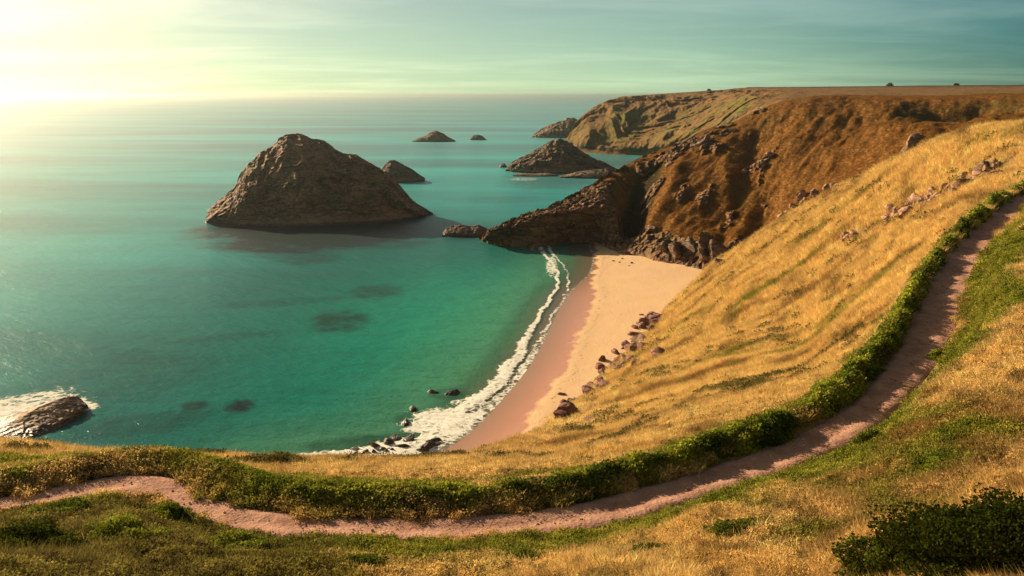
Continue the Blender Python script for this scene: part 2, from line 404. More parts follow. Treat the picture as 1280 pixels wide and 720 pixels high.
# beach sheet
bx, by = np.meshgrid(np.linspace(-75, 130, 420), np.linspace(70, 345, 520))
sw, _ = pdist(bx, by, WATER)      # + on the left of travel; travel is towards the camera so land side is + ... checked below
tst, _ = pdist(np.array([60.0]), np.array([200.0]), WATER)
LS = 1.0 if tst[0] > 0 else -1.0
sw = sw*LS                         # + = landward
sd, _ = pdist(bx, by, DRY); sd = sd*LS
bz = np.where(sw > 0, 3.2*(1-np.exp(-sw/42.)), .055*sw)
bz = np.maximum(bz, -7)
bz += .05*fbm(bx/6, by/6, 3, 51)*sst(0, 8, sw)+.12*np.exp(-((sd-1.5)/2.5)**2)*sst(0, 3, sw)
# ---- beach material
m, t, out = new_mat('sand')
P = t.pos()
dry = t.attr('dry'); wl = t.attr('water_line')
edge = t.math('ADD', dry, t.math('MULTIPLY', t.math('SUBTRACT', t.noise(.12, P, 5), .5), 9))
dm = t.ss(-.7, .9, edge)
wet2 = t.ss(-2, 9, wl)
wetc = t.mix(wet2, [.30, .17, .10], [.50, .235, .14])
sandc = t.mix(t.noise(.05, P, 4), [.59, .375, .19], [.70, .455, .235])
sandc = t.mix(t.math('MULTIPLY', t.ss(.55, .75, t.noise(.6, t.mapping(P, (1, .35, 1)), 6)), .25), sandc, [.58, .34, .18])
col = t.mix(dm, wetc, sandc)
weed = t.math('MULTIPLY', t.math('SUBTRACT', 1.0, t.ss(.0, .55, t.math('ABSOLUTE', t.math('SUBTRACT', edge, 2.6)))), t.ss(.5, .62, t.noise(.9, P, 6, .7)))
col = t.mix(t.math('MULTIPLY', weed, .7), col, [.10, .06, .035])
foot = t.math('MULTIPLY', t.ss(.16, .30, t.voro(.85, P)), t.math('MULTIPLY', dm, t.ss(.42, .6, t.noise(.07, P, 3))))
hgt = t.math('ADD', t.math('MULTIPLY', foot, .35), t.math('ADD', t.math('MULTIPLY', t.noise(1.2, P, 5), .4), t.math('MULTIPLY', t.noise(8, P, 3), .08)))
rough = t.math('ADD', .22, t.math('MULTIPLY', dm, .5))
principled(t, out, col, rough, .3, t.bump(hgt, t.math('ADD', .1, t.math('MULTIPLY', dm, .5)), .25))
M_sand = m
o = mesh_from('beach', np.stack([bx, by, bz], -1).reshape(-1, 3), grid_faces(*bx.shape), M_sand, attrs={'dry': sd.ravel(), 'water_line': sw.ravel()})
tag(o, kind='structure')

# sea surface
azS = np.concatenate([R(1)*np.linspace(-85, -34, 80, endpoint=False), R(1)*np.linspace(-34, 18, 900), R(1)*np.linspace(18, 70, 60)[1:]])
rS = np.concatenate([np.exp(np.linspace(math.log(70), math.log(700), 620, endpoint=False)), np.exp(np.linspace(math.log(700), math.log(6000), 140, endpoint=False)), np.exp(np.linspace(math.log(6000), math.log(60000), 30))])
sr, sa = np.meshgrid(rS, azS, indexing='ij')
sx = sr*np.sin(sa); sy = sr*np.cos(sa)
def patches(spec):
    tot = 0
    for u, v, ru, rv, w in spec:
        c = at_z(u, v); e1 = at_z(u+ru, v); e2 = at_z(u, v-rv)
        a1 = np.linalg.norm((e1-c)[:2]); a2 = np.linalg.norm((e2-c)[:2]); ang = math.atan2(c[0], c[1])
        dx = sx-c[0]; dy = sy-c[1]
        p = dx*math.cos(ang)-dy*math.sin(ang); q = dx*math.sin(ang)+dy*math.cos(ang)
        dd = np.sqrt((p/a1)**2+(q/a2)**2)+.35*fbm(sx/(a1*.5), sy/(a1*.5), 3, int(u))
        tot = np.maximum(tot, w*(1-sst(.55, 1.3, dd)))
    return tot
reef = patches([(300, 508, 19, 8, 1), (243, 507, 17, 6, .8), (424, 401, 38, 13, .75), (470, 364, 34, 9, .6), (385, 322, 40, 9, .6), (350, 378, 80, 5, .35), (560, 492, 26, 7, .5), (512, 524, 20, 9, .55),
                (150, 470, 110, 28, .30), (180, 530, 90, 14, .45), (450, 555, 70, 10, .5), (300, 420, 70, 5, .25), (400, 285, 135, 22, 1.8), (640, 250, 60, 5, .25), (590, 292, 40, 7, .5), (690, 226, 60, 10, .5), (765, 200, 45, 10, .6)])  # sunken reefs, plus the stack's dark reflection painted into the water colour
swS, _ = pdist(sx, sy, WATER); swS = swS*LS
swS = np.where((sy > 352) | (sr > 420), -100.0, swS)
brS, arcS = pdist(sx, sy, BREAK); brS = brS*LS
# long swell streaks on the open water
green = np.exp(-((sx-8)/62)**2-((sy-212)/80)**2)
nearb = np.where(sr < 420, 1.0, 0.0)
inbay = sst(-190, -45, sx)*(1-sst(330, 480, sy))
# ground swell relief
dsw = np.clip(-brS, 0, 400)
ph = sst(0, 60, sr-70)
zsw = .14*np.exp(-(brS/3.0)**2)*(arcS > 5)+.10*np.exp(-((brS+7)/2.5)**2)
zsw = zsw*(1-sst(250, 340, sr))
m, t, out = new_mat('sea_water')
P = t.pos()
wl = t.attr('shore'); br = t.attr('breaker'); reef_refl = t.attr('reef'); bay = t.attr('bay'); gr = t.attr('green')
dist = t.n('ShaderNodeVectorMath', operation='LENGTH'); t.t.links.new(P, dist.inputs[0]); dist = dist.outputs['Value']
n1 = t.noise(.012, t.mapping(P, (.35, 1, 1)), 5, .6)
n2_ = t.noise(.0045, t.mapping(P, (.3, 1.3, 1)), 5, .6)
openc = t.mix(t.ss(.35, .65, n2_), [.001, .15, .15], [.004, .36, .33])
bayc = t.mix(t.ss(.3, .7, n1), [.001, .068, .066], [.001, .105, .095])
col = t.mix(bay, openc, bayc)
col = t.mix(t.math('MULTIPLY', gr, .9), col, [.010, .27, .165])
shal = t.math('SUBTRACT', 1.0, t.ss(0, 42, t.math('MULTIPLY', wl, -1.0)))
col = t.mix(t.math('MULTIPLY', shal, .75), col, [.085, .21, .105])
rn = t.noise(.25, P, 5)
col = t.mix(t.math('MULTIPLY', reef_refl, t.ss(.1, .6, rn)), col, [.006, .022, .022])
# foam
fn = t.noise(.55, P, 7, .7, .6); fn2 = t.noise(.16, P, 4, .6)
brj = t.math('ADD', br, t.math('MULTIPLY', t.math('SUBTRACT', t.noise(.09, P, 4), .5), 5.0))
fw = t.attr('foam_width')
def line(c, w, amt):
    d = t.math('ABSOLUTE', t.math('SUBTRACT', brj, c)); d = t.math('DIVIDE', d, t.math('MULTIPLY', fw, w))
    return t.math('MULTIPLY', t.math('SUBTRACT', 1.0, t.ss(.2, 1.0, d)), amt)
fo = t.math('MAXIMUM', t.math('MULTIPLY', line(0., 1.5, .98), t.math('ADD', .72, t.math('MULTIPLY', t.noise(.06, P, 4), .5))), t.math('MULTIPLY', line(3.6, 1.1, .8), t.math('ADD', .5, t.math('MULTIPLY', t.noise(.045, P, 3), .9))))
wash = t.attr('wash')
fo = t.math('MAXIMUM', fo, wash)
lace = t.math('SUBTRACT', 1.0, t.ss(.02, .16, t.voro(.55, t.mapping(P, (1, 1, 1)), 'DISTANCE_TO_EDGE')))
fv = t.math('ADD', t.math('MULTIPLY', fn, 1.0), t.math('MULTIPLY', lace, .16))
thr = t.math('SUBTRACT', 1.02, t.math('MULTIPLY', fo, .72))
foam = t.ss(-.05, .16, t.math('SUBTRACT', fv, thr))
swash = t.math('MULTIPLY', t.math('MULTIPLY', t.ss(-.9, -.1, wl), t.ss(.42, .6, fn)), .5)
foam = t.math('MAXIMUM', foam, swash)
# waves
wv = t.mapping(P, (1, 1, 1), (0, 0, R(28)))
w1 = t.noise(.12, t.mapping(wv, (.45, 1, 1)), 3, .5); w2 = t.noise(.5, t.mapping(wv, (.5, 1, 1)), 4, .6); w3 = t.noise(.03, t.mapping(wv, (.3, 1, 1)), 3, .5)
w4 = t.noise(2.2, t.mapping(wv, (.6, 1, 1)), 3, .6)
hw = t.math('ADD', t.math('MULTIPLY', w1, 1.1), t.math('ADD', t.math('MULTIPLY', w2, .55), t.math('MULTIPLY', w3, 2.4)))
hw = t.math('ADD', hw, t.math('MULTIPLY', w4, .14))
hw = t.math('ADD', hw, t.math('MULTIPLY', foam, .25))
nr = t.bump(hw, .85, 1.0)
lw = t.n('ShaderNodeFresnel'); lw.inputs['IOR'].default_value = 1.33; pass
dif = t.n('ShaderNodeBsdfDiffuse'); t.set(dif, 'Color', col); t.set(dif, 'Normal', nr)
gls = t.n('ShaderNodeBsdfGlossy'); t.set(gls, 'Color', (1, 1, 1, 1)); t.set(gls, 'Roughness', t.math('ADD', .06, t.math('MULTIPLY', t.ss(150, 1500, dist), .2))); t.set(gls, 'Normal', nr)
tr = t.n('ShaderNodeBsdfTransparent')
body = t.n('ShaderNodeMixShader'); opac = t.ss(-1.0, 17, t.math('MULTIPLY', wl, -1.0)); t.set(body, 0, t.math('ADD', .10, t.math('MULTIPLY', opac, .9))); t.set(body, 1, tr.outputs[0]); t.set(body, 2, dif.outputs[0])
wat = t.n('ShaderNodeMixShader'); lf = t.math('MULTIPLY', t.math('POWER', lw.outputs[0], 1.75), t.math('SUBTRACT', 1.0, t.math('MULTIPLY', lw.outputs[0], .5))); t.set(wat, 0, lf); t.set(wat, 1, body.outputs[0]); gl2 = t.n('ShaderNodeBsdfGlossy'); t.set(gl2, 'Color', (1, 1, 1, 1)); t.set(gl2, 'Roughness', .42); gm_ = t.n('ShaderNodeMixShader'); t.set(gm_, 0, 0.5); t.set(gm_, 1, gls.outputs[0]); t.set(gm_, 2, gl2.outputs[0]); t.set(wat, 2, gm_.outputs[0])
fd = t.n('ShaderNodeBsdfDiffuse'); t.set(fd, 'Color', (.74, .72, .62, 1)); t.set(fd, 'Normal', nr)
fin = t.n('ShaderNodeMixShader'); t.set(fin, 0, foam); t.set(fin, 1, wat.outputs[0]); t.set(fin, 2, fd.outputs[0])
t.t.links.new(fin.outputs[0], out.inputs[0])
M_sea = m
arcT = arcS/np.max(arcS)
fwid = .78+.8*np.exp(-((arcT-.03)/.05)**2)+1.6*sst(.45, .7, arcT)
# washes round rocks and the broad surf at the near end
wash = patches([(560, 530, 62, 24, .95), (500, 562, 60, 14, .95), (420, 572, 60, 10, .85), (515, 512, 15, 6, .5), (507, 530, 16, 7, .6), (590, 505, 30, 12, .75), (620, 480, 14, 12, .6),
                (268, 262, 12, 4, .7), (655, 224, 26, 2.5, .62), (50, 508, 70, 22, .8), (102, 510, 24, 8, .8), (10, 525, 60, 30, .95), (690, 332, 9, 14, .8), (604, 301, 16, 3, .4), (545, 179, 30, 1.2, .5),(400,276,140,2,.35)])
wash *= sst(-3, 2, -swS)
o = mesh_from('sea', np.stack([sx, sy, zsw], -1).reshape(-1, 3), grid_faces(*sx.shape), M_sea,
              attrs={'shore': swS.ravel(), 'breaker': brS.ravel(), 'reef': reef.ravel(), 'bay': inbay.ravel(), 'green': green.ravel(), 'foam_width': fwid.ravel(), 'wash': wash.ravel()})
tag(o, kind='structure')

# ================================================================ stony ground
STONY = []
for px_, rad in (([(826, 392), (806, 414), (790, 436), (772, 456), (752, 474)], 8), ([(738, 494), (716, 514), (698, 530), (684, 544)], 5), ([(1108, 276), (1140, 262), (1175, 246), (1210, 232), (1245, 214)], 2.6), ([(1050, 300), (1078, 294)], 2)):
    STONY.append((np.array([NH.hit(*q)[:2] for q in px_]), rad))
def stony(x, y):
    r_ = 0
    for L_, rad in STONY:
        d_, _ = pdist(x, y, L_); r_ = np.maximum(r_, 1-sst(.5, 1.2, np.abs(d_)/rad+.5*fbm(x/(rad*.5), y/(rad*.5), 3, 130)))
    return r_
# ================================================================ land materials
def land_material(name, dryA, dryB, greenC, darkC, rocktint=(1, 1, 1), rsc=.5, nscale=1.0, bd=.5):
    m, t, out = new_mat(name)
    P = t.pos(); gm = t.attr('green'); rm = t.attr('rock'); dk = t.attr('heath_and_shade')
    a = t.noise(.9*nscale, P, 8, .7); b = t.noise(.08*nscale, P, 5, .6); c = t.noise(.3*nscale, t.mapping(P, (1, .4, 1), (0, 0, R(-20))), 6, .65)
    col = t.mix(t.ss(.3, .7, a), dryA, dryB)
    col = t.mix(t.math('MULTIPLY', t.ss(.45, .7, c), .55), col, [dryA[0]*.55, dryA[1]*.5, dryA[2]*.5])
    g = t.math('ADD', gm, t.math('MULTIPLY', t.math('SUBTRACT', b, .5), 1.3))
    col = t.mix(t.ss(.3, .75, g), col, t.mix(a, greenC, [greenC[0]*1.7, greenC[1]*1.5, greenC[2]*1.3]))
    d = t.math('ADD', dk, t.math('MULTIPLY', t.math('SUBTRACT', a, .5), .8))
    col = t.mix(t.ss(.3, .8, d), col, darkC)
    rc, rh = rock_nodes(t, rsc, rocktint)
    rr = t.ss(.35, .62, t.math('ADD', rm, t.math('MULTIPLY', t.math('SUBTRACT', t.noise(.5*nscale, P, 6, .65), .5), .7)))
    col = t.mix(rr, col, rc)
    h = t.math('ADD', t.math('MULTIPLY', a, .7), t.math('ADD', t.math('MULTIPLY', c, .8), t.math('MULTIPLY', rr, t.math('MULTIPLY', rh, 1.2))))
    principled(t, out, col, .95, .1, t.bump(h, .9, bd))
    return m
M_near = land_material('dry_turf', [.30, .18, .06], [.54, .34, .12], [.08, .09, .018], [.05, .035, .012], (1, .9, .85), 1.2, 1.6, .25)
M_head = land_material('bracken_slope', [.16, .072, .016], [.30, .14, .030], [.055, .062, .014], [.045, .032, .012], (1.25, 1.0, .85), .45, .55, 1.6)
M_far = land_material('clifftop_heath', [.15, .078, .028], [.24, .135, .045], [.095, .105, .022], [.07, .042, .018], (1.1, 1, .8), .25, .25, 3.0)
grN = np.clip(.75*np.exp(-((pd-1.8)/1.5)**2)+.5*np.exp(-((pd+1.6)/1.1)**2)+.5*sst(16, 12, NH.r)*sst(R(8), R(-8), NH.az)[None], 0, 1)
grN += .35*np.exp(-((fbm(NH.x/30, NH.y/30, 2, 91)-.3)/.15)**2)*sst(40, 60, NH.r)
o = NH.build('hillside', M_near, {'green': grN, 'rock': np.maximum(.8*stony(NH.x, NH.y), .35*sst(.9, 1.4, slN)*sst(80, 100, NH.r)), 'heath_and_shade': .4*sst(.2, .5, fbm(NH.x/6, NH.y/6, 3, 92))*sst(R(5), R(30), NH.az)[None]})
tag(o, kind='structure')
# dark green gully; shadow painted into the slope colour at upper right
hh = 1.0*gl+.8*np.exp(-((azd-28.5)/4.0)**2)*np.exp(-((qH-4.0)/.45)**2)+.25*sst(4.6, 5.4, qH)+.5*sst(.15, .5, g1)*sst(2, 2.6, qH)*.5
gH = .75*gl*sst(2.0, 2.6, qH)+.35*np.exp(-((qH-4.4)/.35)**2)*sst(R(14), R(18), HL.az)+.2*(azd > 25)
o = HL.build('headland', M_head, {'green': gH, 'rock': rk, 'heath_and_shade': hh})
tag(o, kind='structure')
o = DL.build('far_headland', M_far, {'green': .5*cl*sst(-.3, .3, gg+.6*g5)*(1-sst(3.0, 4.0, qD)), 'rock': np.clip(cl*(sst(.15, -.3, gg+.7*g5)*.75+.7*(1-sst(1.3, 2.0, qD))), 0, 1), 'heath_and_shade': .6*sst(4.1, 4.6, qD)*sst(R(10), R(14), DL.az)+.35*sst(4.5, 4.9, qD)})
tag(o, kind='structure')

# ================================================================ footpath
m, t, out = new_mat('trodden_earth')
P = t.pos()
a = t.noise(1.8, P, 8, .65); b = t.noise(9, P, 6, .7); c = t.voro(14, P)
col = t.mix(t.ss(.3, .7, a), [.36, .18, .12], [.54, .295, .20])
col = t.mix(t.math('MULTIPLY', t.ss(.5, .7, b), .4), col, [.56, .33, .23])
col = t.mix(t.math('MULTIPLY', t.ss(.55, .72, t.noise(.7, P, 5)), .5), col, [.22, .12, .07])
h = t.math('ADD', t.math('MULTIPLY', a, .8), t.math('ADD', t.math('MULTIPLY', b, .25), t.math('MULTIPLY', c, .12)))
principled(t, out, col, .95, .1, t.bump(h, .9, .09))
PP = smooth_line(PATH, 2200); T = np.gradient(PP, axis=0); T[:, 2] = 0; T /= np.linalg.norm(T, axis=1)[:, None]
Nn = np.stack([-T[:, 1], T[:, 0], 0*T[:, 0]], 1)            # seaward
wv_ = np.linspace(-1, 1, 41)
arc = np.concatenate([[0], np.cumsum(np.linalg.norm(np.diff(PP, axis=0), axis=1))])
half = .80+.14*fbm(arc/2.2, arc*0+3, 3, 5)
half = half-.27*sst(40, 24, arc)+.20*sst(38, 55, arc)
X = PP[:, None, 0]+Nn[:, None, 0]*wv_*half[:, None]; Y = PP[:, None, 1]+Nn[:, None, 1]*wv_*half[:, None]
Z = NH.height(X.ravel(), Y.ravel()).reshape(X.shape)
Z = Z+.10+.035*fbm(X/1.1, Y/1.1, 4, 77)-.05*np.exp(-(wv_/.45)**2)[None]-.09*np.abs(wv_)[None]**4
o = mesh_from('footpath', np.stack([X, Y, Z], -1).reshape(-1, 3), grid_faces(*X.shape)[:, ::-1], m)
tag(o, kind='structure')

# ================================================================ plants
def leaf_material(name, tint_attr, ty, trans=.35, mul=1.0):
    m, t, out = new_mat(name)
    c = t.attr(tint_attr, ty, 'Color')
    if mul != 1: c = t.mix(1.0, c, (mul, mul, mul), 'MULTIPLY')
    d = t.n('ShaderNodeBsdfDiffuse'); t.set(d, 'Color', c)
    tr = t.n('ShaderNodeBsdfTranslucent'); t.set(tr, 'Color', c)
    mx = t.n('ShaderNodeMixShader'); t.set(mx, 0, trans); t.set(mx, 1, d.outputs[0]); t.set(mx, 2, tr.outputs[0])
    t.t.links.new(mx.outputs[0], out.inputs[0]); return m
M_inst = leaf_material('blades', 'tint', 'INSTANCER', .35)
M_leaf = leaf_material('leaves', 'tint', 'GEOMETRY', .35)
M_stem, t, out = new_mat('woody_stem'); principled(t, out, t.mix(t.noise(6, t.pos()), [.07, .045, .025], [.16, .11, .06]), .9, .1)

def tuft(name, n, hgt, spread, width, lean, seed):
    g = np.random.default_rng(seed); V = []; Fc = []
    for i in range(n):
        a = g.uniform(0, 2*math.pi); r = spread*math.sqrt(g.uniform()); x, y = r*math.cos(a), r*math.sin(a)
        h = hgt*g.uniform(.5, 1.15); ln = lean*g.uniform(.2, 1.2)*h; b = a+g.normal()*.9; w = width*g.uniform(.7, 1.3)
        wx, wy = -math.sin(b+g.normal()*.8)*w, math.cos(b)*w
        k = len(V)
        V += [(x-wx, y-wy, -.03), (x+wx, y+wy, -.03), (x+ln*.45*math.cos(b)+wx*.8, y+ln*.45*math.sin(b)+wy*.8, h*.6), (x+ln*.45*math.cos(b)-wx*.8, y+ln*.45*math.sin(b)-wy*.8, h*.6),
              (x+ln*math.cos(b), y+ln*math.sin(b), h)]
        Fc += [(k, k+1, k+2), (k, k+2, k+3), (k+3, k+2, k+4)]
    return mesh_from(name, np.array(V), np.array(Fc), M_inst, smooth=False, link=False)
def sprig(name, n, rad, hgt, leaf, seed):
    g = np.random.default_rng(seed); V = []; Fc = []
    for i in range(n):
        a = g.uniform(0, 2*math.pi); e = math.asin(g.uniform(0, 1)); q = g.uniform(.35, 1)**.5
        p = np.array([rad*q*math.cos(e)*math.cos(a), rad*q*math.cos(e)*math.sin(a), hgt*q*math.sin(e)])
        d = g.normal(size=3)+np.array([math.cos(a), math.sin(a), .8])*.8; d /= np.linalg.norm(d)
        s = np.cross(d, g.normal(size=3)); s /= np.linalg.norm(s); l = leaf*g.uniform(.6, 1.3)
        k = len(V)
        V += [p-d*l*.6, p+s*l*.32, p+d*l*.6, p-s*l*.32]
        Fc += [(k, k+1, k+2), (k, k+2, k+3)]
    return mesh_from(name, np.array(V), np.array(Fc), M_inst, smooth=False, link=False)
def scatter(name, pts, scale, tint, variants, label, cat, yaw_extra=None, zscale=None):
    n = len(pts)
    o = mesh_from(name, pts, np.zeros((0, 3), int).reshape(0, 3)) if False else None
    me = bpy.data.meshes.new(name); me.vertices.add(n); me.vertices.foreach_set('co', np.ascontiguousarray(pts, dtype=np.float32).ravel())
    sc = np.stack([scale, scale, scale*(1 if zscale is None else zscale)], 1).astype(np.float32)
    me.attributes.new('size', 'FLOAT_VECTOR', 'POINT').data.foreach_set('vector', sc.ravel())
    rot = np.zeros((n, 3), np.float32); rot[:, 2] = rng.uniform(0, 2*math.pi, n); rot[:, :2] = rng.normal(0, .12, (n, 2))
    me.attributes.new('turn', 'FLOAT_VECTOR', 'POINT').data.foreach_set('vector', rot.ravel())
    c = np.ones((n, 4), np.float32); c[:, :3] = np.clip(tint, 0, 1)
    me.attributes.new('tint', 'FLOAT_COLOR', 'POINT').data.foreach_set('color', c.ravel())
    me.update()
    o = bpy.data.objects.new(name, me); COL.objects.link(o)
    ng = bpy.data.node_groups.new(name+'_growth', 'GeometryNodeTree')
    ng.interface.new_socket('Geometry', in_out='INPUT', socket_type='NodeSocketGeometry'); ng.interface.new_socket('Geometry', in_out='OUTPUT', socket_type='NodeSocketGeometry')
    N = ng.nodes; Lk = ng.links
    gi = N.new('NodeGroupInput'); go = N.new('NodeGroupOutput'); iop = N.new('GeometryNodeInstanceOnPoints'); ji = N.new('GeometryNodeGeometryToInstance')
    for v in variants[::-1]:
        oi = N.new('GeometryNodeObjectInfo'); oi.inputs['Object'].default_value = v; Lk.new(oi.outputs['Geometry'], ji.inputs[0])
    Lk.new(gi.outputs[0], iop.inputs['Points']); Lk.new(ji.outputs[0], iop.inputs['Instance']); iop.inputs['Pick Instance'].default_value = True
    rv = N.new('FunctionNodeRandomValue'); rv.data_type = 'INT'
    for s_ in rv.inputs:
        if s_.enabled and s_.name == 'Min': s_.default_value = 0
        if s_.enabled and s_.name == 'Max': s_.default_value = len(variants)-1
    ro = [s_ for s_ in rv.outputs if s_.enabled][0]
    Lk.new(ro, iop.inputs['Instance Index'])
    a1 = N.new('GeometryNodeInputNamedAttribute'); a1.data_type = 'FLOAT_VECTOR'; a1.inputs[0].default_value = 'size'; Lk.new(a1.outputs[0], iop.inputs['Scale'])
    a2 = N.new('GeometryNodeInputNamedAttribute'); a2.data_type = 'FLOAT_VECTOR'; a2.inputs[0].default_value = 'turn'
    er = N.new('FunctionNodeEulerToRotation'); Lk.new(a2.outputs[0], er.inputs[0]); Lk.new(er.outputs[0], iop.inputs['Rotation'])
    Lk.new(iop.outputs[0], go.inputs[0])
    md = o.modifiers.new('growth', 'NODES'); md.node_group = ng
    tag(o, label, cat, kind='stuff'); return o
grass_v = [tuft('grass_blades', 38, .20, .13, .0045, .9, s) for s in (1, 2, 3)]
leaf_v = [sprig('sprig_leaves', 95, .13, .17, .026, s) for s in (11, 12, 13)]

def sample_land(L, n, q0, q1, a0, a1, pw=1.0):
    """spots spread evenly over bearing and log distance on a lofted land"""
    i0 = np.searchsorted(L.q, q0); i1 = np.searchsorted(L.q, q1)-1
    j0 = np.searchsorted(L.az, a0); j1 = np.searchsorted(L.az, a1)-1
    lr = np.log(np.maximum(L.r, 1)); 
    A = np.abs(np.diff(lr, axis=0))[i0:i1, j0:j1]*np.diff(L.az)[None, j0:j1]*L.r[i0:i1, j0:j1]**pw
    p = A.ravel()/A.sum(); k = rng.choice(len(p), n, p=p); ii, jj = np.unravel_index(k, A.shape); ii += i0; jj += j0
    fi = rng.uniform(0, 1, n); fj = rng.uniform(0, 1, n)
    def bl(G): return (G[ii, jj]*(1-fi)+G[ii+1, jj]*fi)*(1-fj)+(G[ii, jj+1]*(1-fi)+G[ii+1, jj+1]*fi)*fj
    return np.stack([bl(L.x), bl(L.y), bl(L.z)], 1), bl
def mixc(a, b, f): return a*(1-f)[:, None]+b*f[:, None]
C = lambda *c: np.array(c, float)[None]
def turf_tint(x, y, r, pd_, az):
    n = len(x)
    a = fbm(x/1.3, y/1.3, 3, 101); b = fbm(x/7, y/7, 3, 102); d = fbm(x/24, y/24, 3, 103)
    col = mixc(C(.70, .45, .15)+np.zeros((n, 3)), C(.92, .64, .25)+np.zeros((n, 3)), np.clip(.5+a, 0, 1))
    col = mixc(col, C(.24, .115, .035)+np.zeros((n, 3)), sst(.05, .45, b+.4*a)*.75)
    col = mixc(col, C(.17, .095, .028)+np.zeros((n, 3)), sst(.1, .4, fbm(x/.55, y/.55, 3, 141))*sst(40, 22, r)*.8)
    gz = .95*np.exp(-((pd_-2.3)/1.2)**2)*(pd_ > 0)+.95*np.exp(-((pd_+1.55)/1.0)**2)*(pd_ < 0)
    left = sst(R(14), R(-10), az)*(pd_ < 0)
    gz = gz+.08*sst(26, 16, r)+left*.12+.30*(pd_ < 0)*sst(R(40), R(20), az)*sst(R(-20), R(-6), az)+.22*sst(R(-2), R(-14), az)*(pd_ > 0)
    gz = gz+.5*sst(.12, .35, fbm(x/20+3, y/11, 3, 105))*(r > 25)*(r < 140)
    gf = sst(.35, .85, gz+.75*b+.45*a+.35*fbm(x/2.4, y/2.4, 3, 109))
    gr_ = mixc(C(.16, .19, .022)+np.zeros((n, 3)), C(.40, .36, .055)+np.zeros((n, 3)), np.clip(.5+1.1*fbm(x/.8, y/.8, 2, 107), 0, 1))
    col = mixc(col, gr_, gf)
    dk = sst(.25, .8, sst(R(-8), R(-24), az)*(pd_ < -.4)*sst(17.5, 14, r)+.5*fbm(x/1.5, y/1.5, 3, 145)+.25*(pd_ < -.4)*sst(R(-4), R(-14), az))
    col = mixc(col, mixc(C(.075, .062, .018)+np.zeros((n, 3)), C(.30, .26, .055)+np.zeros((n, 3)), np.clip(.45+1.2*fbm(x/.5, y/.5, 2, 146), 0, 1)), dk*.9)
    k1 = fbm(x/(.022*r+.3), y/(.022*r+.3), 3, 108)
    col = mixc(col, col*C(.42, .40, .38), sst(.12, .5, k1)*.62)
    col *= np.exp(rng.normal(0, .26, n))[:, None]
    return col, gf
# turf, dry grass
P1 = np.concatenate([sample_land(NH, 420000, .55, 6.2, R(-40), R(40), .35)[0]]+[sample_land(NH, n_, q0_, q1_, R(a0_), R(a1_), .9)[0] for n_, q0_, q1_, a0_, a1_ in ((60000, .05, .6, -75, 75), (40000, .55, 6.0, -75, -39.5), (60000, .55, 6.0, 39.5, 75))])
p_, _ = pdist(P1[:, 0], P1[:, 1], PATH); rr = np.hypot(P1[:, 0], P1[:, 1]); az_ = np.arctan2(P1[:, 0], P1[:, 1])
col, gf = turf_tint(P1[:, 0], P1[:, 1], rr, p_, az_)
ed = np.abs(p_)+.27*(az_ < R(2))-.16*(az_ > R(16))+.34*fbm(P1[:, 0]/.5, P1[:, 1]/.5, 3, 111)
stN = stony(P1[:, 0], P1[:, 1])
keep = (ed > .66+.25*fbm(P1[:, 0]/1.7, P1[:, 1]/1.7, 2, 143)) & (P1[:, 2] > 3.2) & (rng.uniform(size=len(P1)) > stN*.93)
isg = rng.uniform(size=len(P1)) < np.clip((.50+.4*gf)*sst(70, 30, rr)+.20+.05*sst(26, 18, rr)+.4*sst(R(6), R(-8), az_)*(rr < 19)-.5*sst(-.1, .4, fbm(P1[:, 0]/3.1, P1[:, 1]/3.1, 3, 140))*(1-gf), .05, .95)
szb = .55+.018*rr+.5*sst(30, 150, rr)
k = keep & ~isg
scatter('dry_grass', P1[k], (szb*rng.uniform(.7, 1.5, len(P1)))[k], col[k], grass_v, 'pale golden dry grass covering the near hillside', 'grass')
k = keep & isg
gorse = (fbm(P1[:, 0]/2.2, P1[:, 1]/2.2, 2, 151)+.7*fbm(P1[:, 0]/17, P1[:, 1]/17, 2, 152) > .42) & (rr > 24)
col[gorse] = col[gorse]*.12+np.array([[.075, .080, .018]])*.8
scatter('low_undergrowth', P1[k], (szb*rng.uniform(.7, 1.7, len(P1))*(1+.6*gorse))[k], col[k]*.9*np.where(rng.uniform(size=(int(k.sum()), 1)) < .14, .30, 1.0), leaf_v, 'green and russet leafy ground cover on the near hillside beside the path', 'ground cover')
# rough growth on the headland across the cove
P2, bl2 = sample_land(HL, 130000, 2.0, 5.6, R(6), R(38), .5)
rk2 = bl2(rk); g12 = bl2(g1); gl2 = bl2(gl); hh2 = bl2(hh)
n = len(P2)
a = fbm(P2[:, 0]/9, P2[:, 1]/9, 3, 121)
col = mixc(C(.23, .10, .022)+np.zeros((n, 3)), C(.36, .18, .046)+np.zeros((n, 3)), np.clip(.5+a, 0, 1))
col = mixc(col, C(.08, .065, .018)+np.zeros((n, 3)), np.clip(hh2+.3*a, 0, 1)*.85)*np.exp(rng.normal(0, .2, n))[:, None]
k = (rk2 < .35)
scatter('bracken', P2[k], (rng.uniform(1.8, 4.5, n))[k], col[k], leaf_v, 'russet bracken and rough grass over the headland slope across the cove', 'bracken', zscale=.6)

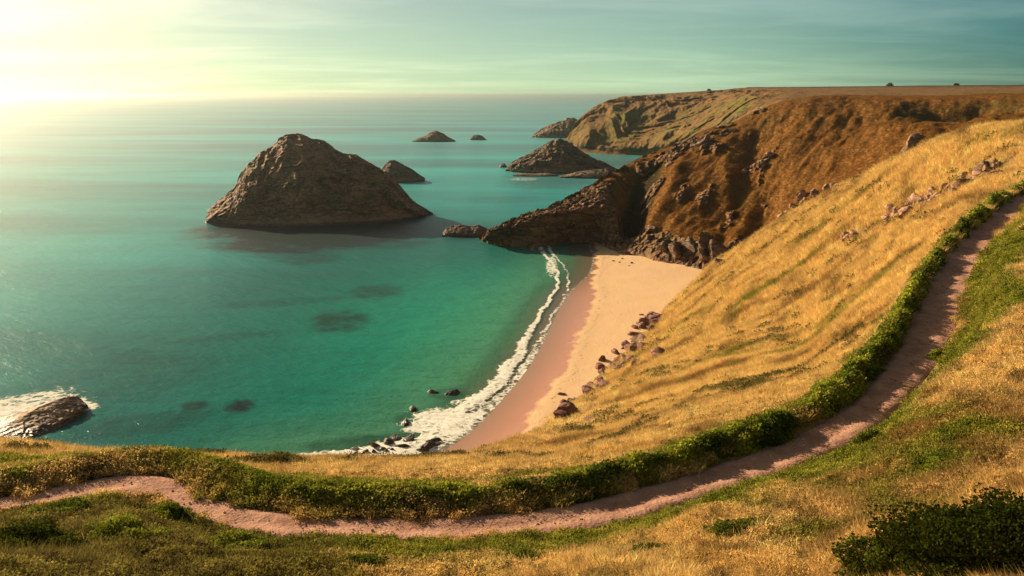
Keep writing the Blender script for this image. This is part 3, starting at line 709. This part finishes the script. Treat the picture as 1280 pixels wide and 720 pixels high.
# loose stones trodden into the path
def pebble(name, seed):
    import bmesh
    bm = bmesh.new(); bmesh.ops.create_icosphere(bm, subdivisions=2, radius=1); g = np.random.default_rng(seed)
    Pp = np.array([v.co[:] for v in bm.verts]); Pp *= (1+.5*fbm3(Pp*1.3, 2, seed))[:, None]*np.array([1, .75, .55])[None]
    for v, c_ in zip(bm.verts, Pp): v.co = c_
    me = bpy.data.meshes.new(name); bm.to_mesh(me); bm.free(); me.materials.append(M_inst); return bpy.data.objects.new(name, me)
ns = 5200; ii = rng.integers(10, len(PP)-10, ns); oo = rng.normal(0, .42, ns)*.9; oo = np.where(rng.uniform(size=ns) < .4, np.sign(oo)*.62+rng.normal(0, .1, ns), oo)
xs_ = PP[ii, 0]+Nn[ii, 0]*oo; ys_ = PP[ii, 1]+Nn[ii, 1]*oo; zs_ = NH.height(xs_, ys_)+.07
cs_ = np.array([[.52, .32, .23]])*np.exp(rng.normal(0, .35, ns))[:, None]
scatter('gravel', np.stack([xs_, ys_, zs_], 1), np.exp(rng.normal(-4.35, .45, ns)), cs_, [pebble('pebble', 3), pebble('pebble', 4)], 'small loose stones scattered along the pink earth footpath', 'gravel')

# leafy bodies (hedge, shrubs)
def leaves(points, normals, size, tint):
    n = len(points)
    d = rng.normal(size=(n, 3))+normals*.6; d /= np.linalg.norm(d, axis=1)[:, None]
    s = np.cross(d, rng.normal(size=(n, 3))); s /= np.linalg.norm(s, axis=1)[:, None]
    l = (size*rng.uniform(.6, 1.4, n))[:, None]
    V = np.stack([points-d*l*.6, points+s*l*.36, points+d*l*.6, points-s*l*.36], 1).reshape(-1, 3)
    i = np.arange(n)*4
    Fq = np.stack([i, i+1, i+2, i+3], 1)
    return V, Fq, np.repeat(tint, 4, axis=0)
def green_tint(p, n, warm=.5, dark=1.0):
    a = np.clip(.5+1.2*n3(p*1.1, 4), 0, 1)*warm
    c = mixc(C(.095, .125, .016)+np.zeros((n, 3)), C(.42, .42, .05)+np.zeros((n, 3)), a)
    return c*np.exp(rng.normal(0, .25, n))[:, None]*dark
hedge_a = hedge_b = 0
def hedge(name, s0, s1, off, hgt, wid, n, label, seed):
    Lt = arc[-1]
    # denser where the bank is close to the viewer
    pr = np.hypot(PP[:, 0], PP[:, 1]); w = (1/pr)**.45*((arc >= s0) & (arc <= s1)); w /= w.sum()
    i = rng.choice(len(arc), n, p=w)
    A = arc[i]
    H = hgt*(1+.55*fbm(A/1.9, A*0+seed, 4, seed)+.35*fbm(A/9., A*0+seed, 2, seed+2))*sst(s0, s0+1.5, A)*sst(s1, s1-1.5, A)+.05; H = H*(.42+.44*sst(hedge_a, hedge_b, A)*(hgt > .41)); Wd = wid*(1+.35*fbm(A/2.3, A*0+seed+4, 3, seed+9))
    th = rng.uniform(-.1, math.pi+.1, n); q = rng.uniform(.25, 1, n)**.4*(1+.14*rng.normal(size=n))*(1+.8*fbm3(np.stack([A*1.3, np.cos(th), np.sin(th)], 1)*1.4, 3, seed))
    gap = sst(-.42, -.12, fbm(A/2.7, A*0+seed+31, 2, seed+5)); H = H*(.38+.62*gap)*(1+.35*fbm(A/.55, A*0+seed+3, 2, seed+6)); Wd = Wd*(.7+.3*gap)
    cx = off+.16*fbm(A/1.3, A*0+seed+50, 2, 61)+Wd*.5*np.cos(th)*q; cz = H*np.sin(th)*q
    ofs = cx
    x = PP[i, 0]+Nn[i, 0]*ofs+T[i, 0]*rng.normal(0, .06, n); y = PP[i, 1]+Nn[i, 1]*ofs+T[i, 1]*rng.normal(0, .06, n)
    z = NH.height(x, y)+np.maximum(cz, -.02)+.02
    p = np.stack([x, y, z], 1)
    nr = Nn[i]*np.cos(th)[:, None]+np.array([0, 0, 1.])[None]*np.sin(th)[:, None]
    sz = .034+.0014*pr[i]
    tc = green_tint(p, n, .9); dead = sst(.12, .4, fbm(A/1.1, th*1.3+seed, 3, 66)); tc = mixc(tc, C(.26, .17, .055)*np.exp(rng.normal(0, .3, n))[:, None], dead*(rng.uniform(size=n) < .4)*.8)
    V, Fq, Cc = leaves(p, nr, sz, tc)
    return mesh_from(name, V, Fq, M_leaf, cols={'tint': Cc}, smooth=False)
def arc_at(u, v):
    q = at_z(u, v, 52.3); return float(arc[np.argmin(np.hypot(PP[:, 0]-q[0], PP[:, 1]-q[1]))])
sL = arc_at(172, 603); s0 = arc_at(262, 634)
hedge_a, hedge_b = arc_at(700, 648), arc_at(1090, 505)
o = hedge('hedge', s0, arc_at(1278, 250)+12, .96, .4101, .66, 300000, '', 3)
tag(o, 'long dark green hedge along the seaward edge of the footpath', 'hedge')
o = hedge('hedge', max(0, sL-16), sL-.3, 1.1, .24, 1.0, 45000, '', 8)
tag(o, 'short hedge bank shading the footpath at the left edge', 'hedge')

def shrub(name, pos, rx, ry, h, n, label, cat, leaf=.04, warm=.5, dark=1.0, group=None, tc=None):
    root = bpy.data.objects.new(name, None); COL.objects.link(root); root.location = pos; tag(root, label, cat, group)
    th = rng.uniform(0, 2*math.pi, n); e = np.arcsin(rng.uniform(-.05, 1, n)); q = rng.uniform(.3, 1, n)**.45
    d = np.stack([np.cos(e)*np.cos(th), np.cos(e)*np.sin(th), np.sin(e)], 1)
    q = q*(1+.75*fbm3(d*1.7+np.array(pos)[None]*.37, 3, 5))
    p = d*q[:, None]*np.array([rx, ry, h])[None]
    ok = p[:, 2] > -.1*h; p = p[ok]; d = d[ok]; m_ = len(p)
    tint = green_tint(p+np.array(pos)[None], m_, warm, dark) if tc is None else np.array(tc)[None]*np.exp(rng.normal(0, .25, m_))[:, None]
    V, Fq, Cc = leaves(p, d, np.full(m_, leaf), tint)
    fo = mesh_from('foliage', V, Fq, M_leaf, parent=root, cols={'tint': Cc}, smooth=False)
    SV = []; SF = []
    for k_ in range(9):
        a_ = rng.uniform(0, 2*math.pi); tip = np.array([rx*.6*math.cos(a_), ry*.6*math.sin(a_), h*rng.uniform(.5, .8)]); b0 = tip*np.array([.08, .08, 0])-np.array([0, 0, .15])
        wd = .03*h+.004
        for s_ in range(2):
            a0_, a1_ = b0+(tip-b0)*s_*.5+np.array([0, 0, .0]), b0+(tip-b0)*(s_+1)*.5
            kk = len(SV); r0_, r1_ = wd*(1-.45*s_), wd*(1-.45*(s_+1))
            for rr_, cc in ((r0_, a0_), (r1_, a1_)):
                for g_ in range(5): SV.append(cc+rr_*np.array([math.cos(g_*1.2566), math.sin(g_*1.2566), 0]))
            for g_ in range(5): SF.append((kk+g_, kk+(g_+1) % 5, kk+5+(g_+1) % 5, kk+5+g_))
    mesh_from('stem', np.array(SV), np.array(SF), M_stem, parent=root)
    return root
def nh(u, v): return NH.hit(u, v)
for (u, v, rx, ry, h, nn, lab, warm, dark) in [
    (205, 655, .55, .45, .34, 15000, 'leafy green bush crowding the lower edge of the path near the left', .7, 1.0),
    (140, 676, .7, .5, .30, 13000, 'spreading green bush low on the left of the slope', .55, 1.0),
    (15, 700, 1.0, .6, .45, 22000, 'dark bush in the bottom left corner of the slope', .15, .5),
    (75, 650, .6, .45, .30, 9000, 'small olive bush just below the shaded end of the path', .5, .9),
    (300, 692, .7, .45, .32, 12000, 'rounded green bush beside the dip of the path, left of centre', .45, .9),
    (1262, 712, 1.1, .9, .75, 30000, 'large almost black gorse bush in the bottom right corner', .12, .30),
    (1192, 704, .75, .6, .58, 16000, 'almost black bush touching the left side of the corner gorse bush', .12, .34),
    (1130, 722, .7, .5, .5, 14000, 'dark olive bush at the bottom edge, left of the black bushes', .25, .5),
    (1098, 553, .45, .3, .26, 7000, 'lone dark bush on the slope just right of the path bend', .3, .6),
    (1018, 612, .55, .3, .20, 6000, 'low bright green bush below the sunny stretch of path', .9, 1.1),
    (950, 668, .8, .35, .22, 9000, 'low dark green bush under the middle of the path on the right', .35, .75),
    (640, 706, .7, .35, .22, 9000, 'low russet green bush at the bottom centre of the slope', .5, .85),
    (430, 712, .6, .4, .22, 8000, 'low olive bush at the bottom edge below the dip of the path', .6, .8),
    (820, 700, .6, .35, .22, 8000, 'low dark bush at the bottom edge right of centre', .3, .6),
    (1172, 450, .35, .3, .26, 5000, 'small bright green bush on the landward edge of the path', .9, 1.15),
]:
    shrub('bush', tuple(nh(u, v)-np.array([0, 0, .05])), rx, ry, h, nn, lab, 'bush', .036, warm, dark)
for (u, lab, s) in [(1112, 'larger lone bush standing on the plateau skyline', 3.4), (1195, 'low lone bush on the skyline near the right edge', 2.6), (886, 'tiny bush on the far skyline above the cliffs', 2.4)]:
    j = np.searchsorted(DL.az, ray(u, 108)[0]); T_ = (CAMZ-DL.z[:, j])/DL.r[:, j]; i = int(np.argmin(T_))
    shrub('bush', (DL.x[i, j], DL.y[i, j], DL.z[i, j]-.3), s*1.15, s, s, 1500, lab, 'bush', .55, .2, .6)

# ================================================================ rocks
from mathutils import noise as _mn
M_stack = rock_material('stack_stone', .45, (1.5, 1.1, .92), grass=.4, wet=.8, bdist=1.6)
M_islet = rock_material('islet_stone', .45, (.85, .75, .68), grass=.35, wet=.7, bdist=1.2)
M_pale = rock_material('pale_stone', .6, (1.9, 1.7, 1.5), wet=0, bdist=.6)
M_wetrock = rock_material('wet_stone', 1.2, (.75, .62, .6), wet=.3, bdist=.25)
M_longrock = rock_material('ledge_stone', .9, (2.5, 2.4, 2.3), wet=.2, bdist=.5)
M_boulder = rock_material('purple_stone', 1.4, (1.1, .72, .80), bdist=.25)
M_outcrop = rock_material('hill_stone', 1.6, (1.75, 1.35, 1.15), bdist=.2)

def profile_rock(name, prof, base_v, r0, depth, mat, n=(300, 150), crag=.1, skew=.35, seed=1, foot_z=-1.5, pal=None):
    """a sea rock: its long outline as heights along its length, with a real depth and broken faces"""
    prof = np.array(prof, float); uc = (prof[0, 0]+prof[-1, 0])/2
    a, t_ = ray(uc, base_v); c = np.array([r0*math.sin(a), r0*math.cos(a)])
    ex = np.array([math.cos(a), -math.sin(a)]); ey = np.array([math.sin(a), math.cos(a)])
    k = math.sqrt(r0**2+CAMZ**2)/F
    xs = (prof[:, 0]-uc)*k; hs = (base_v-prof[:, 1])*k/math.cos(a-0)*1.0
    hs = np.maximum(hs, 0)*.935
    s = np.linspace(-1, 1, n[1]); xx = np.linspace(xs[0], xs[-1], n[0])
    hh_ = np.interp(xx, xs, hs)
    Xg, Sg = np.meshgrid(xx, s, indexing='ij')
    Lw = (xs[-1]-xs[0])/2; half = depth*np.sqrt(np.clip(1-((xx-(xs[0]+xs[-1])/2)/Lw)**2, 0.02, 1))
    Hm = max(hs.max(), 1)
    pr_ = np.where(Sg < skew, np.clip((Sg+1)/(1+skew), 0, 1)**.72, np.clip((1-Sg)/(1-skew), 0, 1)**.6)
    Zg = hh_[:, None]*pr_
    Yg = Sg*half[:, None]
    P = np.stack([Xg, Yg, Zg], -1).reshape(-1, 3)
    A1 = fbm3(P/(Hm*.55), 5, seed, .55, True); A2 = fbm3(P*np.array([1, 1, .35])/(Hm*.22), 4, seed+20, .55, True); A3 = fbm3(P/(Hm*.5), 3, seed+40)
    env = np.clip(pr_.ravel()*2.5, .15, 1)*np.clip(1.25-pr_.ravel()*.7, .3, 1)
    A4 = fbm3(P*np.array([1, 1, 2.2])/(Hm*.09), 3, seed+60, .5, True)
    P[:, 1] -= Hm*crag*.35*A4*env; P[:, 2] += Hm*crag*.10*A4*env
    P[:, 2] += Hm*crag*(.55*A1+.35*A2)*env*np.clip(hh_[:, None]/Hm*1.6+0*Sg, .15, 1).ravel()
    P[:, 1] -= Hm*crag*1.7*(A1+.6*A2)*env
    P[:, 0] += Hm*crag*.8*A3*env
    P[:, 2] = np.where(np.abs(Sg.ravel()) > .985, foot_z, P[:, 2]); P[:, 2] = np.maximum(P[:, 2], foot_z)
    # ends
    e = (np.abs((Xg-(xs[0]+xs[-1])/2)/Lw) > .995).ravel(); P[e, 2] = foot_z
    V = P.copy(); 
    V[:, :2] = P[:, :1]*ex[None]+P[:, 1:2]*ey[None]
    o = mesh_from(name, V, grid_faces(*Xg.shape)[:, ::-1], mat)
    o.location = (c[0]+ey[0]*depth*.75, c[1]+ey[1]*depth*.75, 0)
    return o
stack = profile_rock('sea_stack', [(262, 268), (270, 258), (284, 249), (298, 235), (306, 222), (318, 207), (330, 196), (344, 187), (356, 176), (368, 170), (384, 169.5), (395, 175), (404, 177), (416, 184), (428, 194), (440, 198), (452, 199), (466, 209),
                                   (480, 216), (496, 232), (508, 246), (520, 258), (532, 266), (541, 274)], 274.5, 395, 30, M_stack, (520, 300), .125, .35, 4)
tag(stack, 'large domed brown rock island standing in the bay', 'sea rock')
o = profile_rock('sea_rock', [(470, 226), (480, 208), (487, 201), (494, 200), (504, 206), (516, 213), (526, 220), (532, 224)], 227, 575, 12, M_islet, (120, 70), .10, .3, 9)
tag(o, 'dark pointed rock just behind the right end of the large domed island', 'sea rock')
o = profile_rock('sea_rock', [(515, 177), (524, 173), (532, 171), (537, 167), (545, 164), (553, 167), (560, 172), (569, 176.5)], 177.5, 1080, 14, M_islet, (120, 60), .12, .3, 12)
tag(o, 'low flat rock with a pale top far out on the open sea', 'sea rock')
o = profile_rock('sea_rock', [(587, 175), (591, 170.5), (597, 169), (602, 170), (608, 175)], 175.5, 1120, 6, M_islet, (60, 40), .10, .3, 14)
tag(o, 'smallest dark rock on the horizon water, right of the flat pale-topped rock', 'sea rock')
o = profile_rock('sea_rock', [(632, 216), (640, 208), (650, 202), (664, 196), (676, 188), (688, 180), (700, 178), (712, 183), (724, 192), (740, 202), (756, 208), (772, 216)], 219, 640, 26, M_islet, (320, 150), .14, .3, 17)
tag(o, 'dark brown double-humped island off the headland cliffs', 'sea rock')
o = profile_rock('sea_rock', [(624, 214), (627, 210), (630, 209), (634, 214)], 214.5, 690, 3, M_islet, (40, 30), .1, .3, 19)
tag(o, 'tiny rock at the left tip of the dark double-humped island', 'sea rock')
o = profile_rock('sea_rock', [(664, 171), (676, 162), (688, 156), (700, 152), (712, 150), (724, 155), (736, 166)], 172, 1180, 26, M_islet, (140, 70), .10, .3, 21)
tag(o, 'broad brown rock at the foot of the farthest cliffs', 'sea rock')
o = profile_rock('sea_rock', [(698, 160), (703, 146), (708, 142), (718, 142), (726, 147), (733, 160)], 164, 1240, 20, M_pale, (80, 50), .10, .3, 23)
tag(o, 'pale grey crag crowning the rocks off the farthest cliffs', 'sea rock')
o = profile_rock('sea_rock', [(640, 222), (652, 219.5), (668, 220), (684, 219), (698, 222)], 223, 612, 5, M_islet, (90, 30), .10, .3, 25)
tag(o, 'low ledge awash in front of the dark double-humped island', 'sea rock')
o = profile_rock('sea_rock', [(700, 224), (720, 219), (740, 216), (760, 214), (780, 222)], 226, 600, 7, M_islet, (90, 40), .10, .3, 27)
tag(o, 'dark skerry between the double-humped island and the brown headland', 'sea rock')
o = profile_rock('sea_rock', [(552, 288), (558, 281), (566, 278), (578, 277), (588, 279), (598, 277), (608, 281), (614, 289)], 290, 346, 6, M_wetrock, (110, 50), .13, .3, 29)
tag(o, 'low wet black rock off the tip of the headland', 'sea rock')
# long rock at the lower left, sloping in from outside the picture
o = profile_rock('sea_rock', [(-150, 540), (-110, 512), (-60, 505), (-10, 515), (20, 508), (50, 497), (70, 493), (88, 492), (100, 497), (106, 508)], 522, 143, 9, M_longrock, (320, 130), .16, .1, 31)
o.rotation_euler = (0, 0, R(22)); o.scale = (.95, .9, .6)
q = at_z(-25, 548); o.location = (q[0], q[1], -.3)
tag(o, 'long pale ridged rock washed by foam at the left edge', 'sea rock')

# boulders: a few shapes, many copies
def rock_mesh(name, seed, mat, flat=.7, sub=4):
    import bmesh
    bm = bmesh.new(); bmesh.ops.create_icosphere(bm, subdivisions=sub, radius=1)
    P = np.array([v.co[:] for v in bm.verts]); g = np.random.default_rng(seed)
    # chop with random planes for broken facets, then roughen
    for _ in range(16):
        d = g.normal(size=3); d /= np.linalg.norm(d); lim = g.uniform(.38, .8); h = P@d; over = np.clip(h-lim, 0, None)
        P = P-over[:, None]*d[None]*.92
    P *= (1+.30*fbm3(P*1.5, 4, seed, .6, True)+.10*fbm3(P*4, 3, seed+3, .6, True))[:, None]
    P *= np.array([1, g.uniform(.6, .9), flat])[None]
    for v, c_ in zip(bm.verts, P): v.co = c_
    me = bpy.data.meshes.new(name); bm.to_mesh(me); bm.free(); me.materials.append(mat)
    for p_ in me.polygons: p_.use_smooth = True
    return me
SH = {k: [rock_mesh('boulder', s, m_, f_, 4) for s in range(b_, b_+5)] for k, m_, f_, b_ in (('purple', M_boulder, .75, 1), ('hill', M_outcrop, .9, 11), ('wet', M_wetrock, .55, 21), ('dark', M_islet, .9, 31))}
def boulder(kind, p, s, label, group=None, stretch=(1, 1, 1), name='boulder', sink=.25):
    o = bpy.data.objects.new(name, SH[kind][int(rng.integers(5))]); COL.objects.link(o)
    o.location = (p[0], p[1], p[2]-s*sink*.4); o.rotation_euler = (rng.normal(0, .25), rng.normal(0, .25), rng.uniform(0, 6.28))
    f = s*rng.uniform(.8, 1.2, 3)*np.array(stretch); o.scale = tuple(float(q_) for q_ in f)
    return tag(o, label, 'boulder', group)
def beach_z(x, y):
    a_, _ = pdist(np.array([x]), np.array([y]), WATER); a_ = a_[0]*LS
    return 3.2*(1-math.exp(-a_/42)) if a_ > 0 else .055*a_
# rubble where the near hill meets the sand
def rubble(line_px, n, wpx, smin, smax, label, group, kind='purple', land='beach', sink=.25):
    L = np.array(line_px, float); s = np.concatenate([[0], np.cumsum(np.linalg.norm(np.diff(L, axis=0), axis=1))])
    for i in range(n):
        q = rng.uniform(0, s[-1]); c_ = np.array([np.interp(q, s, L[:, 0]), np.interp(q, s, L[:, 1])]); d = rng.normal(0, 1)
        w_ = wpx*np.interp(q, s, L[:, 2]) if L.shape[1] > 2 else wpx
        u, v = c_[0]+d*w_*.5, c_[1]+rng.normal(0, 1)*w_*.35
        if land == 'beach':
            p = at_z(u, v, 2.4); hp = NH.hit(u, v)
            if 60 < math.hypot(hp[0], hp[1]) < math.hypot(p[0], p[1]) and hp[2] > 1: p = hp; p[2] += .35
            else: p = np.array([p[0], p[1], max(beach_z(p[0], p[1]), float(NH.height(p[:1], p[1:2])[0]))])
        else: p = land.hit(u, v); p[2] += .3
        boulder(kind, p, rng.uniform(smin, smax)*(1+.5*(rng.uniform() > .85)), label, group, sink=sink)
rubble([(822, 396, 1.2), (806, 412, 1.8), (790, 434, 2.0), (774, 450, 2.0), (758, 462, 1.6)], 74, 12, .8, 2.0, 'one of the purple-brown boulders heaped where grass slope meets upper beach', 'boulders heaped along the upper beach')
rubble([(752, 478, 1), (738, 490, 1.6), (722, 494, 1.0), (708, 496, .6)], 24, 6, .5, 1.3, 'one of the purplish rocks spilling onto the middle of the sand', 'rocks spilling onto the sand')
rubble([(716, 512, .8), (700, 526, 1), (688, 538, .8)], 12, 6, .5, 1.0, 'one of the brown rocks at the grass edge above the lower beach', 'rocks at the lower beach edge')
for (u, v, s, lab) in [(703, 488, 1.0, 'lone dark boulder on dry sand left of the purplish rock spill'), (638, 543, 1.0, 'lone dark boulder on the sand near the bottom of the beach'), (653, 557, .6, 'small dark rock on the sand beside the grass at the beach bottom'),
                       (608, 567, .5, 'smallest rock on the wet sand at the beach bottom')]:
    p = at_z(u, v, 1.6); boulder('purple', (p[0], p[1], beach_z(p[0], p[1])), s, lab)
for (u, v, s) in [(768, 318, .8), (778, 316, .7), (790, 322, .7), (774, 320, .5), (787, 325, .6)]:
    p = at_z(u, v, 3.0); boulder('purple', (p[0], p[1], beach_z(p[0], p[1])), s, 'one of the little rocks lying on the sand before the cave pillar', 'little rocks before the cave pillar')
# surf rocks
for (u, v, s, st, lab) in [(541, 491, 1.0, (1.4, 1, .8), 'upper black rock poking through the surf, left of the foam'), (566, 491, 1.3, (1.8, 1, 1), 'upper black rock at the edge of the white surf'),
                           (515, 511, 1.2, (1.2, 1, 1), 'single dark rock with a foam fleck beyond the surf'), (507, 529, 1.2, (1.2, 1, 1), 'single dark rock in shallow water above the surf')]:
    p = at_z(u, v); boulder('wet', (p[0], p[1], .1), s, lab, stretch=st)
for (u, v, s) in [(446, 562, 1.5), (455, 566, 1.2), (470, 558, 1.3), (478, 563, 1.3), (487, 551, 1.6), (497, 548, 1.8), (507, 552, 1.4), (500, 558, 1.2), (488, 562, 1.1), (468, 566, 1.0), (535, 557, 1.6), (541, 552, 1.5), (530, 564, 1.4), (527, 570, 1.2), (546, 549, 1.0), (520, 572, 1.0),(438,570,1.0)]:
    p = at_z(u, v); boulder('wet', (p[0], p[1], 0), s, 'one of the wet dark rocks breaking the surf at the near end of beach', 'wet rocks in the near surf', (1.2, 1, .9))
# rocks along the headland foot
rubble([(838, 322, 1), (856, 326, 1), (872, 328, 1.2), (890, 331, 1.2), (902, 328, 1)], 32, 8, .8, 2.0, 'one of the shaded boulders heaped below the headland at far end of sand', 'boulders below the headland', 'dark', 'beach')
for u, v, w_, h_ in ((846, 314, 6, 5), (866, 312, 7, 8), (884, 312, 7, 9), (898, 316, 6, 8), (832, 308, 5, 6)):
    p = HL.hit(u, v); boulder('dark', p, w_, 'one of the big dark crags standing over the far end of the sand', 'dark crags over the far sand', (.8, .8, .8*h_/w_))
rubble([(640, 303, 1), (665, 306, 1), (690, 306, 1), (704, 306, 1)], 16, 5, .8, 1.8, 'one of the low lit rocks along the foot of the headland spur', 'low rocks along the spur foot', 'purple', 'beach')
# outcrops on the near hill
rubble([(1112, 274, .8), (1132, 266, 1.3), (1150, 256, 1.3), (1175, 246, 1.4), (1200, 236, 1.4), (1222, 226, 1.2), (1246, 214, 1)], 80, 12, .4, .95, 'one of the pale stones in the long scree on the near hill, above the path', 'stones in the long pale scree', 'hill', NH)
rubble([(1052, 300, 1), (1076, 294, 1)], 12, 6, .3, .6, 'one of the stones in the small cluster below the long scree', 'small stone cluster', 'hill', NH)
rubble([(975, 268, 1), (1000, 252, 1.2), (1030, 238, 1.2), (1048, 232, .8)], 26, 7, .9, 2.0, 'one of the pale stones scattered behind the shoulder of the near hill', 'stones behind the near shoulder', 'hill', HL)
rubble([(928, 214, .6), (945, 210, .8), (962, 198, .8), (972, 186, .5)], 16, 5, 1.0, 2.0, 'one of the pale stones in the curved streak high on the headland', 'stones in the curved streak', 'hill', HL)
for (u, v, s, h_, lab) in [(1131, 190, 1.8, 3.0, 'lowest block of the pale rock pinnacle on the headland slope'), (1137, 182, 2.0, 3.2, 'middle block of the pale rock pinnacle on the headland slope'), (1143, 173, 2.4, 3.0, 'top block of the pale rock pinnacle on the headland slope'),
                           (1150, 172, 1.8, 2.0, 'right-hand knob of the pale rock pinnacle'), (1126, 197, 1.3, 1.5, 'small stone at the base of the pale pinnacle')]:
    p = HL.hit(u, v); boulder('hill', p, s*1.15, lab, None, (1, 1, h_/s))
for (u, v, s, h_) in [(862, 182, 7, 7), (874, 178, 7, 8), (851, 192, 5, 5), (884, 172, 5, 6), (840, 205, 4, 4), (828, 196, 4, 4)]:
    p = HL.hit(u, v); p[2] -= s*.3; boulder('hill', p, s*.9, 'one of the sunlit crags on the skyline edge of the brown headland', 'sunlit crags on the headland edge', (1, 1, h_/s*.9), name='crag')

# ================================================================ light, sky, camera
m, t, out = new_mat('sea_air')
pv = t.n('ShaderNodeVolumePrincipled'); pv.inputs['Color'].default_value = (.95, 1.0, .93, 1); pv.inputs['Density'].default_value = HAZE; pv.inputs['Anisotropy'].default_value = .86
t.t.links.new(pv.outputs[0], out.inputs['Volume'])
hx = 60500.; V = np.array([(x, y, z) for z in (-12., 78.) for y in (-hx, hx) for x in (-hx, hx)])
o = mesh_from('haze', V, np.array([(0, 2, 3, 1), (4, 5, 7, 6), (0, 1, 5, 4), (2, 6, 7, 3), (0, 4, 6, 2), (1, 3, 7, 5)]), m, smooth=False); tag(o, kind='stuff')
S.cycles.volume_bounces = 0

w = bpy.data.worlds.new('World'); S.world = w; w.use_nodes = True; w.node_tree.nodes.clear()
t = NT(w.node_tree); out = t.n('ShaderNodeOutputWorld'); bg = t.n('ShaderNodeBackground'); t.t.links.new(bg.outputs[0], out.inputs[0])
sky = t.n('ShaderNodeTexSky'); sky.sky_type = 'NISHITA'; sky.sun_disc = False; sky.sun_elevation = SUN_EL; sky.sun_rotation = SUN_AZ
sky.air_density = 1.0; sky.dust_density = .4; sky.ozone_density = 2.0; sky.altitude = 60
tc = t.n('ShaderNodeTexCoord').outputs['Generated']
sd_ = (math.sin(SUN_AZ)*math.cos(SUN_EL), math.cos(SUN_AZ)*math.cos(SUN_EL), math.sin(SUN_EL))
dt = t.n('ShaderNodeVectorMath', operation='DOT_PRODUCT'); t.t.links.new(tc, dt.inputs[0]); dt.inputs[1].default_value = (math.sin(R(-54))*math.cos(R(8)), math.cos(R(-54))*math.cos(R(8)), math.sin(R(8)))
dotv = dt.outputs['Value']
sx_ = t.n('ShaderNodeSeparateXYZ'); t.t.links.new(tc, sx_.inputs[0]); elev = sx_.outputs[2]
# thin high cloud on a flat layer
inv = t.math('DIVIDE', 1.0, t.math('ADD', t.math('MAXIMUM', elev, 0.0), .06))
vm = t.n('ShaderNodeVectorMath', operation='SCALE'); t.t.links.new(tc, vm.inputs[0]); t.t.links.new(inv, vm.inputs['Scale'])
cv = t.mapping(vm.outputs[0], (.55, 1.1, 0.02), (0, 0, R(38)))
cl1 = t.noise(.55, cv, 8, .6, .5); cl2 = t.noise(.20, cv, 4, .5)
cm = t.math('MULTIPLY', t.ss(.44, .66, t.math('ADD', t.math('MULTIPLY', cl1, .6), t.math('MULTIPLY', cl2, .45))), 1.0)
tint = t.mix(1.0, sky.outputs[0], (.115, .29, .32), 'MULTIPLY')
dpos = t.math('MAXIMUM', dotv, 0.0)
glow = t.math('POWER', dpos, 2.6); glow2 = t.math('POWER', dpos, 18.0)
hz = t.math('POWER', t.math('SUBTRACT', 1.0, t.math('MINIMUM', t.math('ABSOLUTE', elev), 1.0)), 10.0)
gcol = t.mix(1.0, (5.2, 3.6, 1.75), glow, 'MULTIPLY')
gcol2 = t.mix(1.0, (21., 11.5, 4.2), glow2, 'MULTIPLY')
hcol = t.mix(1.0, (2.7, 3.5, 2.1), t.math('MULTIPLY', t.math('MULTIPLY', hz, t.ss(0.0, .5, dotv)), t.math('SUBTRACT', 1.0, t.math('MULTIPLY', glow, .8))), 'MULTIPLY')
ccol = t.mix(1.0, t.mix(glow, (.7, .8, .55), (2.6, 2.0, 1.2)), cm, 'MULTIPLY')
s1 = t.mix(1.0, tint, gcol, 'ADD'); s1 = t.mix(1.0, s1, gcol2, 'ADD'); s1 = t.mix(1.0, s1, hcol, 'ADD'); s1 = t.mix(1.0, s1, ccol, 'ADD')
t.t.links.new(s1, bg.inputs[0]); bg.inputs[1].default_value = .077

sun = bpy.data.lights.new('sun', 'SUN'); sun.energy = 5.0; sun.angle = R(.6); sun.color = (1.0, .80, .54)
so = bpy.data.objects.new('sun', sun); COL.objects.link(so)
from mathutils import Vector
so.rotation_euler = Vector(sd_).to_track_quat('Z', 'Y').to_euler(); so.location = (-60, 40, 120)

cam = bpy.data.cameras.new('camera'); co = bpy.data.objects.new('camera', cam); COL.objects.link(co)
co.location = (0, 0, CAMZ); co.rotation_euler = (R(90)-PITCH, 0, 0); cam.sensor_width = 36; cam.lens = 36*F/1280; cam.clip_start = .1; cam.clip_end = 400000
S.camera = co
S.view_settings.view_transform = 'Standard'; S.view_settings.look = 'None'; S.view_settings.exposure = .86; S.view_settings.gamma = 1
S.view_settings.use_curve_mapping = False
S.cycles.max_bounces = 6; S.cycles.diffuse_bounces = 2; S.cycles.glossy_bounces = 3; S.cycles.transparent_max_bounces = 8; S.cycles.transmission_bounces = 2
S.cycles.use_denoising = True; S.cycles.caustics_reflective = False; S.cycles.caustics_refractive = False
S.cycles.sample_clamp_indirect = 4
